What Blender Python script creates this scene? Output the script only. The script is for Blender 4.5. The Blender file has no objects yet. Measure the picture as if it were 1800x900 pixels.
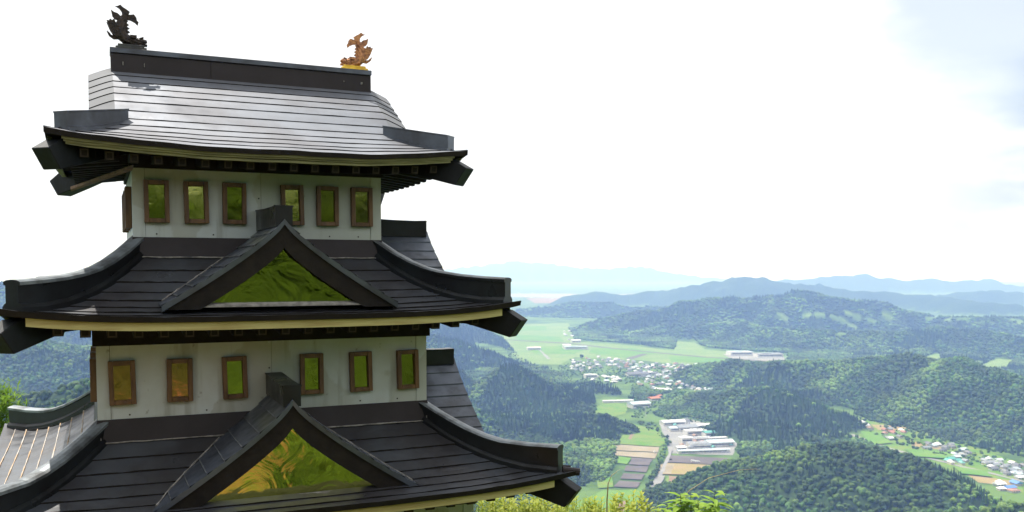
import bpy, bmesh, math, random
import numpy as np
from mathutils import Vector, Matrix
R = math.radians
scene = bpy.context.scene
COL = scene.collection
random.seed(7); rng = np.random.default_rng(11)

# ------------------------------------------------------------------ camera
F_PX, PITCH, PPY, HZ = 1604.2, -3.218, 562.56, 300.0     # focal length and optical centre in pixels of an 1800 wide frame
cam_d = bpy.data.cameras.new('camera'); cam = bpy.data.objects.new('camera', cam_d); COL.objects.link(cam)
cam_d.sensor_width = 36.0; cam_d.lens = 36.0*F_PX/1800.0
cam_d.shift_y = (PPY-450.0)/1800.0
cam_d.clip_start = 0.05; cam_d.clip_end = 60000
cam.location = (0, 0, 0); cam.rotation_euler = (R(90+PITCH), 0, 0)
cam_d.dof.use_dof = True; cam_d.dof.focus_distance = 8.3; cam_d.dof.aperture_fstop = 4.5
scene.camera = cam

# ------------------------------------------------------------------ sky, sun, exposure
SUN = Vector((-0.38, 0.31, 0.87)).normalized()
EL = math.asin(SUN.z); ROT = math.atan2(SUN.x, SUN.y)
w = bpy.data.worlds.new('World'); scene.world = w; w.use_nodes = True
nt = w.node_tree; nt.nodes.clear()
def N(nt, t, **k):
    n = nt.nodes.new(t)
    for a, v in k.items():
        if a.startswith('i_'):
            key = a[2:].replace('_', ' ')
            n.inputs[key].default_value = v
        else: setattr(n, a, v)
    return n
sky = N(nt, 'ShaderNodeTexSky'); sky.sky_type = 'NISHITA'; sky.sun_disc = False
sky.sun_elevation = EL; sky.sun_rotation = ROT; sky.altitude = 300; sky.air_density = 1.0; sky.dust_density = 2.0
tc = N(nt, 'ShaderNodeTexCoord')
mp = N(nt, 'ShaderNodeMapping'); mp.inputs['Scale'].default_value = (1.0, 1.0, 2.6)
noi = N(nt, 'ShaderNodeTexNoise'); noi.inputs['Scale'].default_value = 2.3; noi.inputs['Detail'].default_value = 8; noi.inputs['Roughness'].default_value = .55
dot = N(nt, 'ShaderNodeVectorMath', operation='DOT_PRODUCT'); dot.inputs[1].default_value = Vector((.50, .83, .30)).normalized()
mr = N(nt, 'ShaderNodeMapRange'); mr.inputs['From Min'].default_value = .955; mr.inputs['From Max'].default_value = 1.0; mr.inputs['To Min'].default_value = .62; mr.inputs['To Max'].default_value = -.12
add = N(nt, 'ShaderNodeMath', operation='ADD')
ramp = N(nt, 'ShaderNodeMapRange', interpolation_type='SMOOTHSTEP'); ramp.inputs['From Min'].default_value = .50; ramp.inputs['From Max'].default_value = .72; ramp.inputs['To Min'].default_value = .50
# grey bellies of the clouds low in the sky
noi2 = N(nt, 'ShaderNodeTexNoise'); noi2.inputs['Scale'].default_value = 6.3; noi2.inputs['Detail'].default_value = 6
gr = N(nt, 'ShaderNodeMapRange', interpolation_type='SMOOTHSTEP'); gr.inputs['From Min'].default_value = .34; gr.inputs['From Max'].default_value = .56
cm = N(nt, 'ShaderNodeMix', data_type='RGBA'); cm.inputs[6].default_value = (8.2, 8.4, 8.6, 1); cm.inputs[7].default_value = (4.7, 5.2, 5.9, 1)
mx = N(nt, 'ShaderNodeMix', data_type='RGBA'); bg = N(nt, 'ShaderNodeBackground'); bg.inputs['Strength'].default_value = .10
wo = N(nt, 'ShaderNodeOutputWorld'); L = nt.links.new
L(tc.outputs['Generated'], mp.inputs['Vector']); L(mp.outputs[0], noi.inputs['Vector']); L(mp.outputs[0], noi2.inputs['Vector'])
L(tc.outputs['Generated'], dot.inputs[0]); L(dot.outputs['Value'], mr.inputs['Value'])
L(noi.outputs['Fac'], add.inputs[0]); L(mr.outputs[0], add.inputs[1]); L(add.outputs[0], ramp.inputs['Value'])
dot2 = N(nt, 'ShaderNodeVectorMath', operation='DOT_PRODUCT'); dot2.inputs[1].default_value = Vector((.60, .82, .04)).normalized()
mr2 = N(nt, 'ShaderNodeMapRange', interpolation_type='SMOOTHSTEP'); mr2.inputs['From Min'].default_value = .962; mr2.inputs['From Max'].default_value = 1.0
ml2 = N(nt, 'ShaderNodeMath', operation='MULTIPLY'); L(tc.outputs['Generated'], dot2.inputs[0]); L(dot2.outputs['Value'], mr2.inputs['Value'])
L(noi2.outputs['Fac'], gr.inputs['Value']); L(gr.outputs[0], ml2.inputs[0]); L(mr2.outputs[0], ml2.inputs[1]); L(ml2.outputs[0], cm.inputs[0])
L(ramp.outputs[0], mx.inputs[0]); L(sky.outputs[0], mx.inputs[6]); L(cm.outputs[2], mx.inputs[7])
L(mx.outputs[2], bg.inputs['Color']); L(bg.outputs[0], wo.inputs['Surface'])
sun_d = bpy.data.lights.new('sun', 'SUN'); sun = bpy.data.objects.new('sun', sun_d); COL.objects.link(sun)
sun_d.energy = 4.6; sun_d.angle = R(.5); sun_d.color = (1, .95, .87)
sun.rotation_euler = SUN.to_track_quat('Z', 'Y').to_euler(); sun.location = SUN*50
vs = scene.view_settings; vs.view_transform = 'Standard'; vs.look = 'None'; vs.gamma = 1; vs.exposure = 0.6; vs.use_curve_mapping = False
cy = scene.cycles
cy.use_denoising = True; cy.max_bounces = 6; cy.diffuse_bounces = 3; cy.glossy_bounces = 3; cy.volume_bounces = 1; cy.transparent_max_bounces = 6
cy.sample_clamp_indirect = 4.0; cy.caustics_reflective = False; cy.caustics_refractive = False

# ------------------------------------------------------------------ helpers
def ray(px, py):
    x = (px-900)/F_PX; zc = -(py-PPY)/F_PX; t = R(PITCH)
    return np.array([x, math.cos(t)-zc*math.sin(t), math.sin(t)+zc*math.cos(t)])
def at_dist(px, py, d):            # point of the sight line at forward distance d
    v = ray(px, py); return v*(d/v[1])
def on_valley(px, py, z=-HZ):
    v = ray(px, py); return v*(z/v[2])

MATS = {}
def mat(name, col, rough=.7, metal=0.0, var=.0, scale=6.0, bump=0.0, bscale=30.0, col2=None, spec=.5, detail=5, obj_rand=0.0, coords='Object', stretch=None, streak=None):
    if name in MATS: return MATS[name]
    m = bpy.data.materials.new(name); m.use_nodes = True; t = m.node_tree; b = t.nodes['Principled BSDF']
    b.inputs['Roughness'].default_value = rough; b.inputs['Metallic'].default_value = metal; b.inputs['Specular IOR Level'].default_value = spec
    c = N(t, 'ShaderNodeTexCoord'); src = c.outputs[coords]
    if stretch:
        mpn = N(t, 'ShaderNodeMapping'); mpn.inputs['Scale'].default_value = stretch; t.links.new(src, mpn.inputs['Vector']); src = mpn.outputs[0]
    col = (*col, 1)
    if col2 is not None or var or obj_rand:
        c2 = (*(col2 if col2 is not None else [min(1, x*(1+var)) for x in col[:3]]), 1)
        n = N(t, 'ShaderNodeTexNoise'); n.inputs['Scale'].default_value = scale; n.inputs['Detail'].default_value = detail; n.inputs['Roughness'].default_value = .62
        t.links.new(src, n.inputs['Vector'])
        r_ = N(t, 'ShaderNodeMapRange', interpolation_type='SMOOTHSTEP'); r_.inputs['From Min'].default_value = .36; r_.inputs['From Max'].default_value = .66
        t.links.new(n.outputs['Fac'], r_.inputs['Value'])
        mxn = N(t, 'ShaderNodeMix', data_type='RGBA'); mxn.inputs[6].default_value = col; mxn.inputs[7].default_value = c2
        t.links.new(r_.outputs[0], mxn.inputs[0]); out = mxn.outputs[2]
        if obj_rand:
            oi = N(t, 'ShaderNodeObjectInfo'); hsv = N(t, 'ShaderNodeHueSaturation')
            v_ = N(t, 'ShaderNodeMapRange'); v_.inputs['To Min'].default_value = 1-obj_rand; v_.inputs['To Max'].default_value = 1+obj_rand
            h_ = N(t, 'ShaderNodeMapRange'); h_.inputs['To Min'].default_value = .5-.05*obj_rand; h_.inputs['To Max'].default_value = .5+.06*obj_rand
            fr = N(t, 'ShaderNodeMath', operation='FRACT'); ml = N(t, 'ShaderNodeMath', operation='MULTIPLY'); ml.inputs[1].default_value = 7.31
            t.links.new(oi.outputs['Random'], ml.inputs[0]); t.links.new(ml.outputs[0], fr.inputs[0]); t.links.new(fr.outputs[0], h_.inputs['Value'])
            t.links.new(oi.outputs['Random'], v_.inputs['Value']); t.links.new(v_.outputs[0], hsv.inputs['Value']); t.links.new(h_.outputs[0], hsv.inputs['Hue'])
            t.links.new(out, hsv.inputs['Color']); out = hsv.outputs['Color']
        t.links.new(out, b.inputs['Base Color'])
    else: b.inputs['Base Color'].default_value = col
    if bump:
        n2 = N(t, 'ShaderNodeTexNoise'); n2.inputs['Scale'].default_value = bscale; n2.inputs['Detail'].default_value = 6; t.links.new(src, n2.inputs['Vector'])
        bp = N(t, 'ShaderNodeBump'); bp.inputs['Strength'].default_value = bump; bp.inputs['Distance'].default_value = .02; t.links.new(n2.outputs['Fac'], bp.inputs['Height']); t.links.new(bp.outputs[0], b.inputs['Normal'])
    MATS[name] = m; return m

def add_wear(m, streaks=True, rough_lo=.3, rough_hi=.55, scale=3.0):
    "uneven sheen: roughness driven by noise"
    t = m.node_tree; b = t.nodes['Principled BSDF']; c = N(t, 'ShaderNodeTexCoord')
    n = N(t, 'ShaderNodeTexNoise'); n.inputs['Scale'].default_value = scale; n.inputs['Detail'].default_value = 7
    t.links.new(c.outputs['Object'], n.inputs['Vector'])
    r_ = N(t, 'ShaderNodeMapRange'); r_.inputs['From Min'].default_value = .3; r_.inputs['From Max'].default_value = .7; r_.inputs['To Min'].default_value = rough_lo; r_.inputs['To Max'].default_value = rough_hi
    t.links.new(n.outputs['Fac'], r_.inputs['Value']); t.links.new(r_.outputs[0], b.inputs['Roughness'])

class MB:
    def __init__(s): s.v = []; s.f = []; s.m = []
    def face(s, pts, m=0):
        i = len(s.v); s.v += [tuple(p) for p in pts]; s.f.append(list(range(i, i+len(pts)))); s.m.append(m)
    def grid(s, rows, m=0, flip=False):
        i = len(s.v); nr = len(rows); nc = len(rows[0])
        for r_ in rows: s.v += [tuple(p) for p in r_]
        for a in range(nr-1):
            for b in range(nc-1):
                q = [i+a*nc+b, i+a*nc+b+1, i+(a+1)*nc+b+1, i+(a+1)*nc+b]
                s.f.append(q[::-1] if flip else q); s.m.append(m)
    def box(s, a0, a1, b0, b1, z0, z1, m=0):
        i = len(s.v); s.v += [(a0,b0,z0),(a1,b0,z0),(a1,b1,z0),(a0,b1,z0),(a0,b0,z1),(a1,b0,z1),(a1,b1,z1),(a0,b1,z1)]
        for q in ((0,3,2,1),(4,5,6,7),(0,1,5,4),(1,2,6,5),(2,3,7,6),(3,0,4,7)): s.f.append([i+k for k in q]); s.m.append(m)
    def loft(s, rings, m=0, cap=True):
        i = len(s.v); n = len(rings[0])
        for r_ in rings: s.v += [tuple(p) for p in r_]
        for a in range(len(rings)-1):
            for b in range(n):
                s.f.append([i+a*n+b, i+a*n+(b+1)%n, i+(a+1)*n+(b+1)%n, i+(a+1)*n+b]); s.m.append(m)
        if cap:
            s.f.append([i+k for k in range(n)][::-1]); s.m.append(m)
            s.f.append([i+(len(rings)-1)*n+k for k in range(n)]); s.m.append(m)
    def prism(s, poly, d, m=0):      # poly: list of 3d points, extruded by vector d
        a = [Vector(p) for p in poly]; b = [p+Vector(d) for p in a]
        s.loft([a, b], m)
    def tube(s, pts, rad, n=6, m=0):
        pts = [Vector(p) for p in pts]; rings = []
        for k, p in enumerate(pts):
            d = (pts[min(k+1, len(pts)-1)]-pts[max(k-1, 0)]).normalized()
            u = d.cross(Vector((.3, .2, 1)) if abs(d.z) < .9 else Vector((1, 0, 0))).normalized(); v = d.cross(u)
            r_ = rad[k] if isinstance(rad, (list, tuple)) else rad
            rings.append([p+(u*math.cos(2*math.pi*j/n)+v*math.sin(2*math.pi*j/n))*r_ for j in range(n)])
        s.loft(rings, m)
    def build(s, name, mats, parent=None, smooth=False, mirror_b=True, recalc=True, bevel=0):
        me = bpy.data.meshes.new(name)
        v = [(p[0], -p[1], p[2]) for p in s.v] if mirror_b else s.v
        me.from_pydata(v, [], s.f)
        for mm in (mats if isinstance(mats, (list, tuple)) else [mats]): me.materials.append(mm)
        me.polygons.foreach_set('material_index', s.m)
        if recalc:
            bm = bmesh.new(); bm.from_mesh(me); bmesh.ops.remove_doubles(bm, verts=bm.verts, dist=1e-5)
            bmesh.ops.recalc_face_normals(bm, faces=bm.faces)
            if bevel: bmesh.ops.bevel(bm, geom=[e for e in bm.edges if len(e.link_faces) == 2 and e.calc_face_angle(0) > .6], offset=bevel, segments=1, affect='EDGES')
            bm.to_mesh(me); bm.free()
        if smooth: me.polygons.foreach_set('use_smooth', [True]*len(me.polygons))
        o = bpy.data.objects.new(name, me); COL.objects.link(o)
        if parent: o.parent = parent
        return o
def tag(o, label=None, cat=None, group=None, kind=None):
    if label: o['label'] = label
    if cat: o['category'] = cat
    if group: o['group'] = group
    if kind: o['kind'] = kind
    return o
def empty(name, loc=(0, 0, 0), rz=0):
    o = bpy.data.objects.new(name, None); COL.objects.link(o); o.location = loc; o.rotation_euler = (0, 0, rz); o.empty_display_size = .2; return o
def interp(x, xs, ys): return float(np.interp(x, xs, ys))
def cubic(xs, ys):
    xs = np.array(xs, float); ys = np.array(ys, float); d = np.gradient(ys, xs)
    def f(x):
        i = int(np.clip(np.searchsorted(xs, x)-1, 0, len(xs)-2)); h = xs[i+1]-xs[i]; t = (x-xs[i])/h
        return (2*t**3-3*t*t+1)*ys[i]+(t**3-2*t*t+t)*h*d[i]+(-2*t**3+3*t*t)*ys[i+1]+(t**3-t*t)*h*d[i+1]
    return f

# value noise for terrain
_perm = rng.random((256, 256))
def vnoise(x, y):
    xi = np.floor(x).astype(int); yi = np.floor(y).astype(int); fx = x-xi; fy = y-yi
    fx = fx*fx*(3-2*fx); fy = fy*fy*(3-2*fy); g = lambda a, b: _perm[a % 256, b % 256]
    return (g(xi, yi)*(1-fx)+g(xi+1, yi)*fx)*(1-fy)+(g(xi, yi+1)*(1-fx)+g(xi+1, yi+1)*fx)*fy
def fbm(x, y, o=4):
    s = 0; a = .5; 
    for k in range(o): s = s+a*(vnoise(x*2**k+17*k, y*2**k-9*k)-.5); a *= .55
    return s

# ------------------------------------------------------------------ terrain
azf = np.arange(-44, 44.001, .11); az = np.radians(np.concatenate([np.arange(-180, -44.2, 4.0), azf, np.arange(46, 180, 4.0)]))
rr = np.concatenate([np.geomspace(1.0, 600, 120)[:-1], np.geomspace(600, 6500, 330)[:-1], np.geomspace(6500, 24000, 150)])
AZ, RR = np.meshgrid(az, rr, indexing='ij'); GX = RR*np.sin(AZ); GY = RR*np.cos(AZ)
RIDGES = [  # ((px, py, distance), ...), reach factor: skylines of the hills, far to near
 ([(700,480,21000),(760,478,21000),(800,472,21000),(850,465,21000),(900,459,21000),(960,463,21000),(1010,470,21000),(1060,472,20500),(1130,468,20500),(1180,478,20500),(1230,486,20000),(1300,492,20000),(1400,492,20000)], 3300),
 ([(1340,496,11500),(1400,491,11500),(1460,485,11500),(1510,480,11500),(1560,488,11500),(1600,494,11500),(1620,489,11500),(1680,493,11500),(1740,490,11500),(1770,500,11500),(1850,506,11500),(2000,500,11500)], 1500),
 ([(990,522,7400),(1050,512,7400),(1100,516,7400),(1160,511,7400),(1230,501,7100),(1290,490,7000),(1340,486,7000),(1380,492,6900),(1430,500,7000),(1500,508,6800),(1560,512,6800),(1650,520,6500),(1720,530,6000),(1800,535,6000),(1950,530,6000)], 900),
 ([(1440,512,8200),(1530,514,8000),(1620,522,7600),(1700,512,7600),(1760,508,7600),(1820,514,7600),(1950,510,7600)], 900),
 ([(820,552,5900),(900,544,5800),(960,538,5750),(1020,529,5750),(1060,532,5700),(1110,539,5600),(1180,539,5500),(1240,530,5300)], 420),
 ([(1005,577,4550),(1030,567,4450),(1060,557,4400),(1120,545,4350),(1200,530,4300),(1290,522,4300),(1340,518,4300),(1365,513,4300),(1390,508,4300),(1415,513,4300),(1440,517,4300),(1480,520,4300),(1540,530,4300),(1600,545,4250),(1640,556,4150),(1700,556,4000),(1750,553,4000),(1800,555,4000),(1950,560,4000)], 620),
 ([(1150,583,4000),(1230,570,3950),(1300,562,3850),(1350,578,3550),(1420,575,3500),(1500,580,3400),(1580,585,3300),(1650,575,3400),(1720,580,3300),(1780,590,3100),(1900,600,3000)], 330),
 ([(560,520,3800),(700,540,3700),(780,558,3700),(830,572,3800),(880,592,3600),(905,618,3250)], 420),
 ([(600,560,2900),(700,575,2850),(800,598,2800),(850,612,2800),(900,637,2700),(925,645,2650)], 330),
 ([(790,640,2150),(845,693,2050),(870,663,2050),(900,641,2050),(930,655,2010),(960,677,1970),(1000,707,1900),(1030,728,1820)], 330),
 ([(950,695,2150),(1000,682,2180),(1040,672,2200),(1072,679,2180),(1090,694,2130)], 120),
 ([(700,690,1700),(780,705,1680),(850,722,1650),(920,737,1640),(970,738,1660),(1020,730,1680),(1055,726,1690),(1085,735,1670)], 190),
 ([(700,720,1250),(780,752,1270),(840,775,1280),(900,792,1290),(960,797,1310),(1010,805,1330),(1040,815,1340)], 210),
 ([(1200,656,2580),(1230,640,2500),(1300,632,2340),(1400,635,2200),(1470,632,2180),(1550,625,2080),(1600,618,2020),(1640,632,1960),(1680,628,1900),(1730,645,1800),(1800,672,1700),(1900,690,1600),(2000,680,1500)], 340),
 ([(1170,696,2100),(1195,688,2080),(1250,690,1990),(1300,685,1880),(1360,680,1820),(1420,700,1740),(1452,735,1680)], 210),
 ([(1290,730,1640),(1340,735,1600),(1390,748,1560),(1430,765,1530)], 190),
 ([(1170,870,1170),(1205,845,1170),(1240,822,1160),(1300,803,1140),(1370,790,1125),(1440,775,1110),(1480,770,1100),(1540,785,1080),(1600,800,1060),(1650,830,1030),(1700,855,1000),(1740,880,980),(1800,900,950),(1900,900,930)], 270),
 ([(1560,905,760),(1700,900,760),(1780,885,760),(1850,870,760),(1950,860,760)], 160),
 ([(-300,500,3300),(-60,505,3200),(0,500,3200),(60,508,3200),(120,518,3150),(200,525,3100),(320,530,3100),(480,520,3100)], 800),
 ([(-200,600,1950),(-40,600,1900),(40,590,1900),(110,598,1900),(180,610,1900),(320,620,1900),(480,640,1850)], 520),
 ([(-200,690,900),(-60,700,880),(20,700,860),(80,690,850),(130,683,850),(180,680,850),(300,690,850),(480,720,850)], 300),
]
H = np.zeros_like(GX)
wx = 60*fbm(GX/420, GY/420, 3); wy = 60*fbm(GX/420+40, GY/420+9, 3)
spur = fbm(GX/260+5, GY/260+3, 4)
for pts, reach in RIDGES:
    reach *= .85 if reach > 800 else .62
    P3 = [at_dist(*p) for p in pts]
    for A, B in zip(P3[:-1], P3[1:]):
        ra = [math.hypot(A[0], A[1]), math.hypot(B[0], B[1])]; aa = [math.atan2(A[0], A[1]), math.atan2(B[0], B[1])]
        j0, j1 = np.searchsorted(rr, min(ra)-1.5*reach), np.searchsorted(rr, max(ra)+1.5*reach)
        dw = math.asin(min(.99, 1.5*reach/min(ra))); i0, i1 = np.searchsorted(az, min(aa)-dw), np.searchsorted(az, max(aa)+dw)
        sl = (slice(i0, i1), slice(j0, j1)); X = GX[sl]+wx[sl]*min(1, reach/400)*.6; Y = GY[sl]+wy[sl]*min(1, reach/400)*.6
        dx, dy = B[0]-A[0], B[1]-A[1]; t = np.clip(((X-A[0])*dx+(Y-A[1])*dy)/(dx*dx+dy*dy), 0, 1)
        D = np.hypot(X-A[0]-t*dx, Y-A[1]-t*dy); h = (A[2]+t*(B[2]-A[2]))+HZ-(4.5 if min(ra) < 5000 else 0)
        q = D/(np.minimum(reach, np.maximum(2.1*h, 22))*(1+1.25*spur[sl])); pr = np.clip(1-q, 0, 1); pr = pr*pr*(3-2*pr)*.5+pr*.5
        H[sl] = np.maximum(H[sl], np.maximum(h, 0)*pr)
rdg = 1-2*np.abs(fbm(GX/230+11, GY/230+4, 3)); H *= 1+(.16*fbm(GX/90, GY/90, 3)+.26*(rdg-.78))*np.clip(H/40, 0, 1)
HILL = H.copy()
# the summit the camera and the tower stand on
def summit(x, y):
    z = -1.62-.25*np.clip(y, -60, 9.5)*np.where(y > 0, 1, .5)      # falls towards the tower, climbs behind the camera
    z = np.where(y < 0, np.minimum(-1.62-.42*y, 2.2-.02*(y+9)), z)
    out = np.maximum(0, np.hypot(np.maximum(np.abs(x-1)-9, 0), np.maximum(y-12.8, 0)))
    z = z-.62*out-.02*np.minimum(out, 30)**1.5
    return z+.12*fbm(x/1.7, y/1.7, 3)
S = summit(GX, GY)
Z = np.maximum(-HZ+H, S)
na, nr = Z.shape
verts = np.stack([GX, GY, Z], -1).reshape(-1, 3)
ii, jj = np.meshgrid(np.arange(na), np.arange(nr-1), indexing='ij'); i2 = (ii+1) % na
quads = np.stack([ii*nr+jj, ii*nr+jj+1, i2*nr+jj+1, i2*nr+jj], -1).reshape(-1, 4)
centre = len(verts); verts = np.vstack([verts, [[0, 0, -1.62]]])
tris = np.stack([np.full(na, centre), np.arange(na)*nr, ((np.arange(na)+1) % na)*nr], -1)
me = bpy.data.meshes.new('ground'); nq, ntri = len(quads), len(tris)
me.vertices.add(len(verts)); me.vertices.foreach_set('co', verts.astype(np.float32).ravel())
me.loops.add(nq*4+ntri*3); me.loops.foreach_set('vertex_index', np.concatenate([quads.ravel(), tris.ravel()]).astype(np.int32))
me.polygons.add(nq+ntri); me.polygons.foreach_set('loop_start', np.concatenate([np.arange(nq)*4, nq*4+np.arange(ntri)*3]).astype(np.int32))
me.polygons.foreach_set('use_smooth', [True]*(nq+ntri))
me.update(calc_edges=True); me.validate()
# land cover: forest on the hills, meadow on the floor and on some cleared terraces
def poly_mask(px, py, poly):
    inside = np.zeros(px.shape, bool); n = len(poly)
    for k in range(n):
        x0, y0 = poly[k]; x1, y1 = poly[(k+1) % n]
        c = ((y0 > py) != (y1 > py)) & (px < (x1-x0)*(py-y0)/(y1-y0+1e-9)+x0); inside ^= c
    return inside
def hit(px, py):                              # where a sight line meets the land
    v = ray(px, py); a = math.atan2(v[0], v[1]); i = int(np.clip(np.searchsorted(az, a), 0, na-1)); rh = math.hypot(v[0], v[1])
    j = np.nonzero((rr > 700) & (Z[i] >= v[2]/rh*rr))[0]; r_ = rr[j[0]] if len(j) else 9000.0
    return (r_*math.sin(a), r_*math.cos(a))
def clearing(cx, cy, d, rx, ry, ang=0):     # ellipse on the ground, centre found from a sight line
    c = hit(cx, cy); u = (GX-c[0]); v = (GY-c[1]); ca, sa = math.cos(ang), math.sin(ang)
    return ((u*ca+v*sa)/rx)**2+((-u*sa+v*ca)/ry)**2+1.6*fbm(GX/35, GY/35, 3)
cover = np.zeros_like(H)
for c in [(1375,558,3900,60,18),(1420,560,3880,50,14),(1470,563,3870,80,16),(1500,558,3960,120,16),(1530,566,3820,70,14),(1560,560,3900,50,18),(1490,571,3700,100,14),(1395,585,3480,26,16),(1480,588,3440,40,14),(1640,562,3800,90,16),(1670,562,3760,60,18),(1690,565,3700,50,18),(1790,565,3700,50,30),(1290,572,3900,36,16),(1440,555,4000,50,14)]:
    cover = np.maximum(cover, (clearing(c[0], c[1], 0, c[3]*.5, c[4]*1.05) < 1.0)*1.0)
MEADOW = cover.copy()
floor_m = np.clip(1-HILL/5.0, 0, 1)*(S < -HZ+1)
at_ = me.attributes.new('clearing', 'FLOAT', 'POINT'); at_.data.foreach_set('value', np.append(MEADOW.reshape(-1), 0).astype(np.float32))
at2 = me.attributes.new('floor', 'FLOAT', 'POINT'); at2.data.foreach_set('value', np.append(floor_m.reshape(-1), 0).astype(np.float32))
near = np.clip(1-(RR-20)/40, 0, 1); at3 = me.attributes.new('summit', 'FLOAT', 'POINT'); at3.data.foreach_set('value', np.append(near.reshape(-1), 1).astype(np.float32))
gm = bpy.data.materials.new('land'); gm.use_nodes = True; t = gm.node_tree; b = t.nodes['Principled BSDF']; b.inputs['Roughness'].default_value = .95; b.inputs['Specular IOR Level'].default_value = .1
geo = N(t, 'ShaderNodeNewGeometry')
def tnoise(scale, detail=5):
    n = N(t, 'ShaderNodeTexNoise'); n.inputs['Scale'].default_value = scale; n.inputs['Detail'].default_value = detail; t.links.new(geo.outputs['Position'], n.inputs['Vector']); return n.outputs['Fac']
def tmix(fac, a, b_):
    m_ = N(t, 'ShaderNodeMix', data_type='RGBA')
    for s_, v in ((6, a), (7, b_)):
        if isinstance(v, tuple): m_.inputs[s_].default_value = (*v, 1)
        else: t.links.new(v, m_.inputs[s_])
    t.links.new(fac, m_.inputs[0]); return m_.outputs[2]
def tramp(src, a, b_):
    r_ = N(t, 'ShaderNodeMapRange', interpolation_type='SMOOTHSTEP'); r_.inputs['From Min'].default_value = a; r_.inputs['From Max'].default_value = b_; t.links.new(src, r_.inputs['Value']); return r_.outputs[0]
def tattr(n): a = N(t, 'ShaderNodeAttribute'); a.attribute_name = n; return a.outputs['Fac']
vor = N(t, 'ShaderNodeTexVoronoi'); vor.inputs['Scale'].default_value = .085; t.links.new(geo.outputs['Position'], vor.inputs['Vector'])
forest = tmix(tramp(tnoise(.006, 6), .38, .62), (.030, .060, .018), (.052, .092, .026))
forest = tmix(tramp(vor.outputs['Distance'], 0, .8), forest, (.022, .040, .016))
mead = tmix(tramp(tnoise(.02), .4, .6), (.16, .24, .05), (.10, .17, .045))
flo = tmix(tramp(tnoise(.012, 6), .42, .6), (.10, .17, .04), (.05, .095, .028))
grassy = tmix(tramp(tnoise(1.6, 6), .4, .62), (.06, .10, .02), (.10, .13, .03))
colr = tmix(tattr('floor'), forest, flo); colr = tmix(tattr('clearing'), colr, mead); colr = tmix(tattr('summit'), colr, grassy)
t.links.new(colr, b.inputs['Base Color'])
bp = N(t, 'ShaderNodeBump'); bp.inputs['Strength'].default_value = .9; bp.inputs['Distance'].default_value = 3.0
inv = N(t, 'ShaderNodeMath', operation='SUBTRACT'); inv.inputs[0].default_value = 1; t.links.new(vor.outputs['Distance'], inv.inputs[1])
hm = N(t, 'ShaderNodeMath', operation='MULTIPLY'); t.links.new(inv.outputs[0], hm.inputs[0]); fs = N(t, 'ShaderNodeMath', operation='SUBTRACT'); fs.inputs[0].default_value = 1
mxa = N(t, 'ShaderNodeMath', operation='MAXIMUM'); t.links.new(tattr('floor'), mxa.inputs[0]); t.links.new(tattr('summit'), mxa.inputs[1]); t.links.new(mxa.outputs[0], fs.inputs[1]); t.links.new(fs.outputs[0], hm.inputs[1])
t.links.new(hm.outputs[0], bp.inputs['Height']); t.links.new(bp.outputs[0], b.inputs['Normal'])
me.materials.append(gm)
ground = bpy.data.objects.new('ground', me); COL.objects.link(ground); tag(ground, kind='structure')

# ------------------------------------------------------------------ haze
hz = MB(); hz.box(-27000, 27000, -27000, 27000, -HZ-1.0, 190)
hm_ = bpy.data.materials.new('haze_air'); hm_.use_nodes = True; t = hm_.node_tree; t.nodes.clear()
pv = N(t, 'ShaderNodeVolumePrincipled'); pv.inputs['Color'].default_value = (.29, .45, 1.0, 1); pv.inputs['Density'].default_value = 1.45e-4; pv.inputs['Absorption Color'].default_value = (1, 1, 1, 1)
ou = N(t, 'ShaderNodeOutputMaterial'); t.links.new(pv.outputs[0], ou.inputs['Volume'])
haze = hz.build('haze', hm_, mirror_b=False); tag(haze, kind='stuff')

# ------------------------------------------------------------------ materials of the tower
M_top = mat('sheet_metal_grey', (.19, .205, .235), .5, .7, col2=(.145, .148, .165), scale=1.3, bump=.05, bscale=4); add_wear(M_top, rough_lo=.5, rough_hi=.72, scale=4)
M_vrg = mat('sheet_metal_verge', (.17, .175, .19), .8, .0, col2=(.14, .145, .155), spec=.3, scale=3)
M_cop = mat('sheet_metal_brown', (.044, .042, .046), .4, .2, col2=(.070, .077, .090), spec=.8, scale=1.6, bump=.04, bscale=2.5); add_wear(M_cop, rough_lo=.27, rough_hi=.55, scale=5)
M_ver = mat('sheet_metal_slate', (.085, .10, .13), .38, .3, col2=(.046, .05, .062), scale=3, bump=.15, bscale=9); add_wear(M_ver, rough_lo=.28, rough_hi=.5, scale=6)
M_ridge = mat('ridge_metal_dark', (.010, .010, .011), .36, .1, col2=(.016, .019, .021), spec=.3, scale=3, bump=.08, bscale=6); add_wear(M_ridge, rough_lo=.25, rough_hi=.45, scale=5)
M_cap = mat('ridge_cap_shine', (.22, .25, .27), .42, .3, col2=(.07, .075, .08), scale=4, bump=.05)  # paler slate: sky shine on the ridge tops is put into the colour
M_flash = mat('flashing_brown', (.019, .014, .015), .5, .1, col2=(.026, .020, .022), spec=.3, scale=3, bump=.08)
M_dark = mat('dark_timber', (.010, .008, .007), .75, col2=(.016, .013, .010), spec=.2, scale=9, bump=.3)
M_end = mat('rafter_end', (.040, .030, .018), .8, col2=(.02, .015, .010), scale=20)
M_board = mat('eave_board_yellow', (.45, .42, .18), .75, col2=(.33, .27, .10), scale=3.0, stretch=(.6, 3, 9), bump=.2)
M_board_g = mat('eave_board_olive', (.26, .26, .13), .8, col2=(.14, .14, .07), scale=4.0, stretch=(.7, 3, 14), bump=.3)
M_wall = mat('wall_paint', (.54, .60, .61), .6, col2=(.47, .515, .50), scale=1.7, detail=7, bump=.05, bscale=40)
t = M_wall.node_tree; b = t.nodes['Principled BSDF']; c = N(t, 'ShaderNodeTexCoord'); src = b.inputs['Base Color'].links[0].from_socket
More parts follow.
